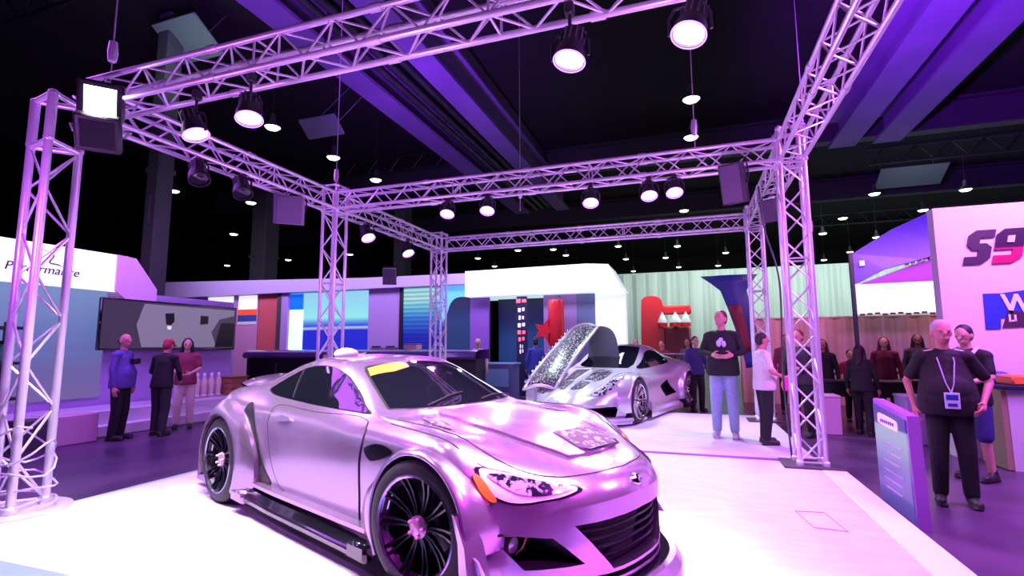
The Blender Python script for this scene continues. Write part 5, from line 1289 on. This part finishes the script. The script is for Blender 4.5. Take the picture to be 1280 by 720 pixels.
# ================================================================= THE CAP ON THE ROOF, CARS
car = coupe()
c = MB(); c.ell((0,0,.025),(.11,.10,.055),20,10); remeshed(c,'crown',M['white'],cp_,.010,3)
MB().grid([[(.08,-.09,.02),(.16,-.05,.035),(.19,0,.04),(.16,.05,.035),(.08,.09,.02)],[(.06,-.09,.01),(.15,-.05,.020),(.18,0,.025),(.15,.05,.020),(.06,.09,.01)]]).build('brim', M['white'], cp_)
second_car()

# ================================================================= LIGHT
w = bpy.data.worlds.new('world'); SC.world = w; w.use_nodes = True
w.node_tree.nodes['Background'].inputs[0].default_value = (.16,.08,.4,1); w.node_tree.nodes['Background'].inputs[1].default_value = .05
MAG = (.90,.13,1.); VIO = (.42,.10,1.); WHT = (.97,.84,1.)
spot((-3.95,3.05,3.12), (-4.2,3.3,0), 420, WHT, 95)
spot((-3.35,3.05,3.17), (-3.0,2.7,0), 420, WHT, 95)
spot((-.66,3.05,3.12), (-1.2,2.9,0), 420, WHT, 85)
spot((.08,3.05,3.15), (.2,3.6,0), 300, (.95,.40,1.), 110)
for x,c_,e in ((-3.39,VIO,150),(-2.74,MAG,220),(-1.21,MAG,300),(-.43,(.95,.5,1.),220),(-.11,MAG,220)): spot((x,6.78,3.22),(x+.2,5.0,0), e, c_, 100)
spot((-5.40,7.79,3.2), (-3.5,6.5,0), 170, MAG, 95)
spot((-5.40,9.2,3.15), (-3.,9.5,0), 200, WHT, 95)
spot((-4.78,2.80,3.52), (-3.8,2.2,0), 500, (1.,.93,1.), 80, .12)
point((-5.0,1.9,2.4), 110, (.58,.10,1.), .15)  # added violet fill for the front left tower, no lamp stands here
# unseen spots added along the trusses to tint bumper, carpet and hood
spot((1.15,1.2,3.4), (-.9,2.9,.4), 1100, (.85,.05,1.), 48)
spot((1.15,2.4,3.4), (.4,4.6,0), 110, (.95,.55,1.), 100)
spot((-1.9,2.9,3.45), (-1.9,3.5,.9), 420, (1.,.93,1.), 45, .08)  # added white spot brightening the hood, no lamp hangs here
for x in (-3.5,-1.6,.3): spot((x,10.4,3.5),(x-.1,8.8,0), 300, (.78,1.,1.), 105)
spot((1.15,8.6,3.4), (-.3,10.4,.4), 330, (.6,.08,1.), 60)  # added violet spot colouring the second car's side
for p_, t_, e in (((-5.0,4.5,3.95),(-7.6,7.,8.6),2600),((-5.0,9.,3.95),(-6.6,13.,8.6),3200),((1.7,4.4,4.15),(6.1,9.,8.6),14000),((1.6,8.4,4.1),(6.1,14.,8.6),9000)):  # unseen uplights added to wash the roof beams violet
    spot(p_, t_, e, (.34,.03,1.), 75, .2, blend=1.)
area((-11.2,8.2,7.9),(-11.9,9.0,9.3), 14, (.70,1.,.80), 1.,1.,'baffle_fill')  # unseen greenish fill added below the left baffle
area((9.9,25.5,8.0),(9.9,27.5,9.1), 14, (.70,1.,.85), 2.,1.,'baffle_fill')  # same kind of added fill, under the right baffle
for x, y, e in ((-4.9,1.9,10),(-2.3,2.2,60),(0,2.4,60),(-4.3,5.6,50),(0.3,5.5,60),(-2,9,45)): point((x,y,2.7), e, (.70,.26,1.), .15)  # added purple fills in mid-air to brighten the trusses
area((-8.6,6.3,4.6),(-10.3,6.6,1.), 120, (.58,.32,1.), 4,1.5,'wash_light')
area((-8.0,4.5,5.2),(-8.0,4.6,0), 260, (.48,.10,1.), 3,4,'wash_light')  # unseen light added above the left floor to turn it purple
area((-12,13.2,5.2),(-12,16,1.5), 480, (.72,.50,1.), 14,1.,'wash_light')
area((-4.4,13.6,5.),(-4.4,16,1.6), 150, (.65,.60,1.), 5,1.,'wash_light')
area((8,29,6.5),(8,34,3), 1500, (.85,1.,.95), 24,1.5,'wash_light')
area((4.8,6.9,4.2),(4.8,8.7,1.9), 90, (1.,.62,.95), 3,.8,'wash_light')
area((5,12.6,3.9),(5,15.2,1.), 200, (1.,.38,.48), 5,1.,'wash_light')
area((3.2,4.4,4.4),(2.6,6.6,.6), 60, (1.,.25,.60), 1.5,1.5,'wash_light')
area((4.4,5.4,5.),(4.4,5.8,0), 600, (.52,.10,1.), 2,2,'wash_light')  # added overhead light giving the right floor its purple glow
# ================================================================= CAMERA / VIEW
cd = bpy.data.cameras.new('camera'); cam = bpy.data.objects.new('camera', cd); COL.objects.link(cam)
cd.sensor_width = 36; cd.lens = 640/1280*36; cd.clip_end = 300; cd.clip_start = .05
cam.matrix_world = Matrix.Translation((0,0,1.38)) @ Matrix.Rotation(.332, 4, 'Z') @ Matrix.Rotation(PI/2+.115, 4, 'X') @ Matrix.Rotation(-.004, 4, 'Z')
SC.camera = cam
SC.view_settings.view_transform = 'Standard'; SC.view_settings.look = 'None'
SC.view_settings.gamma = 1; SC.view_settings.use_curve_mapping = False; SC.view_settings.exposure = 0.0
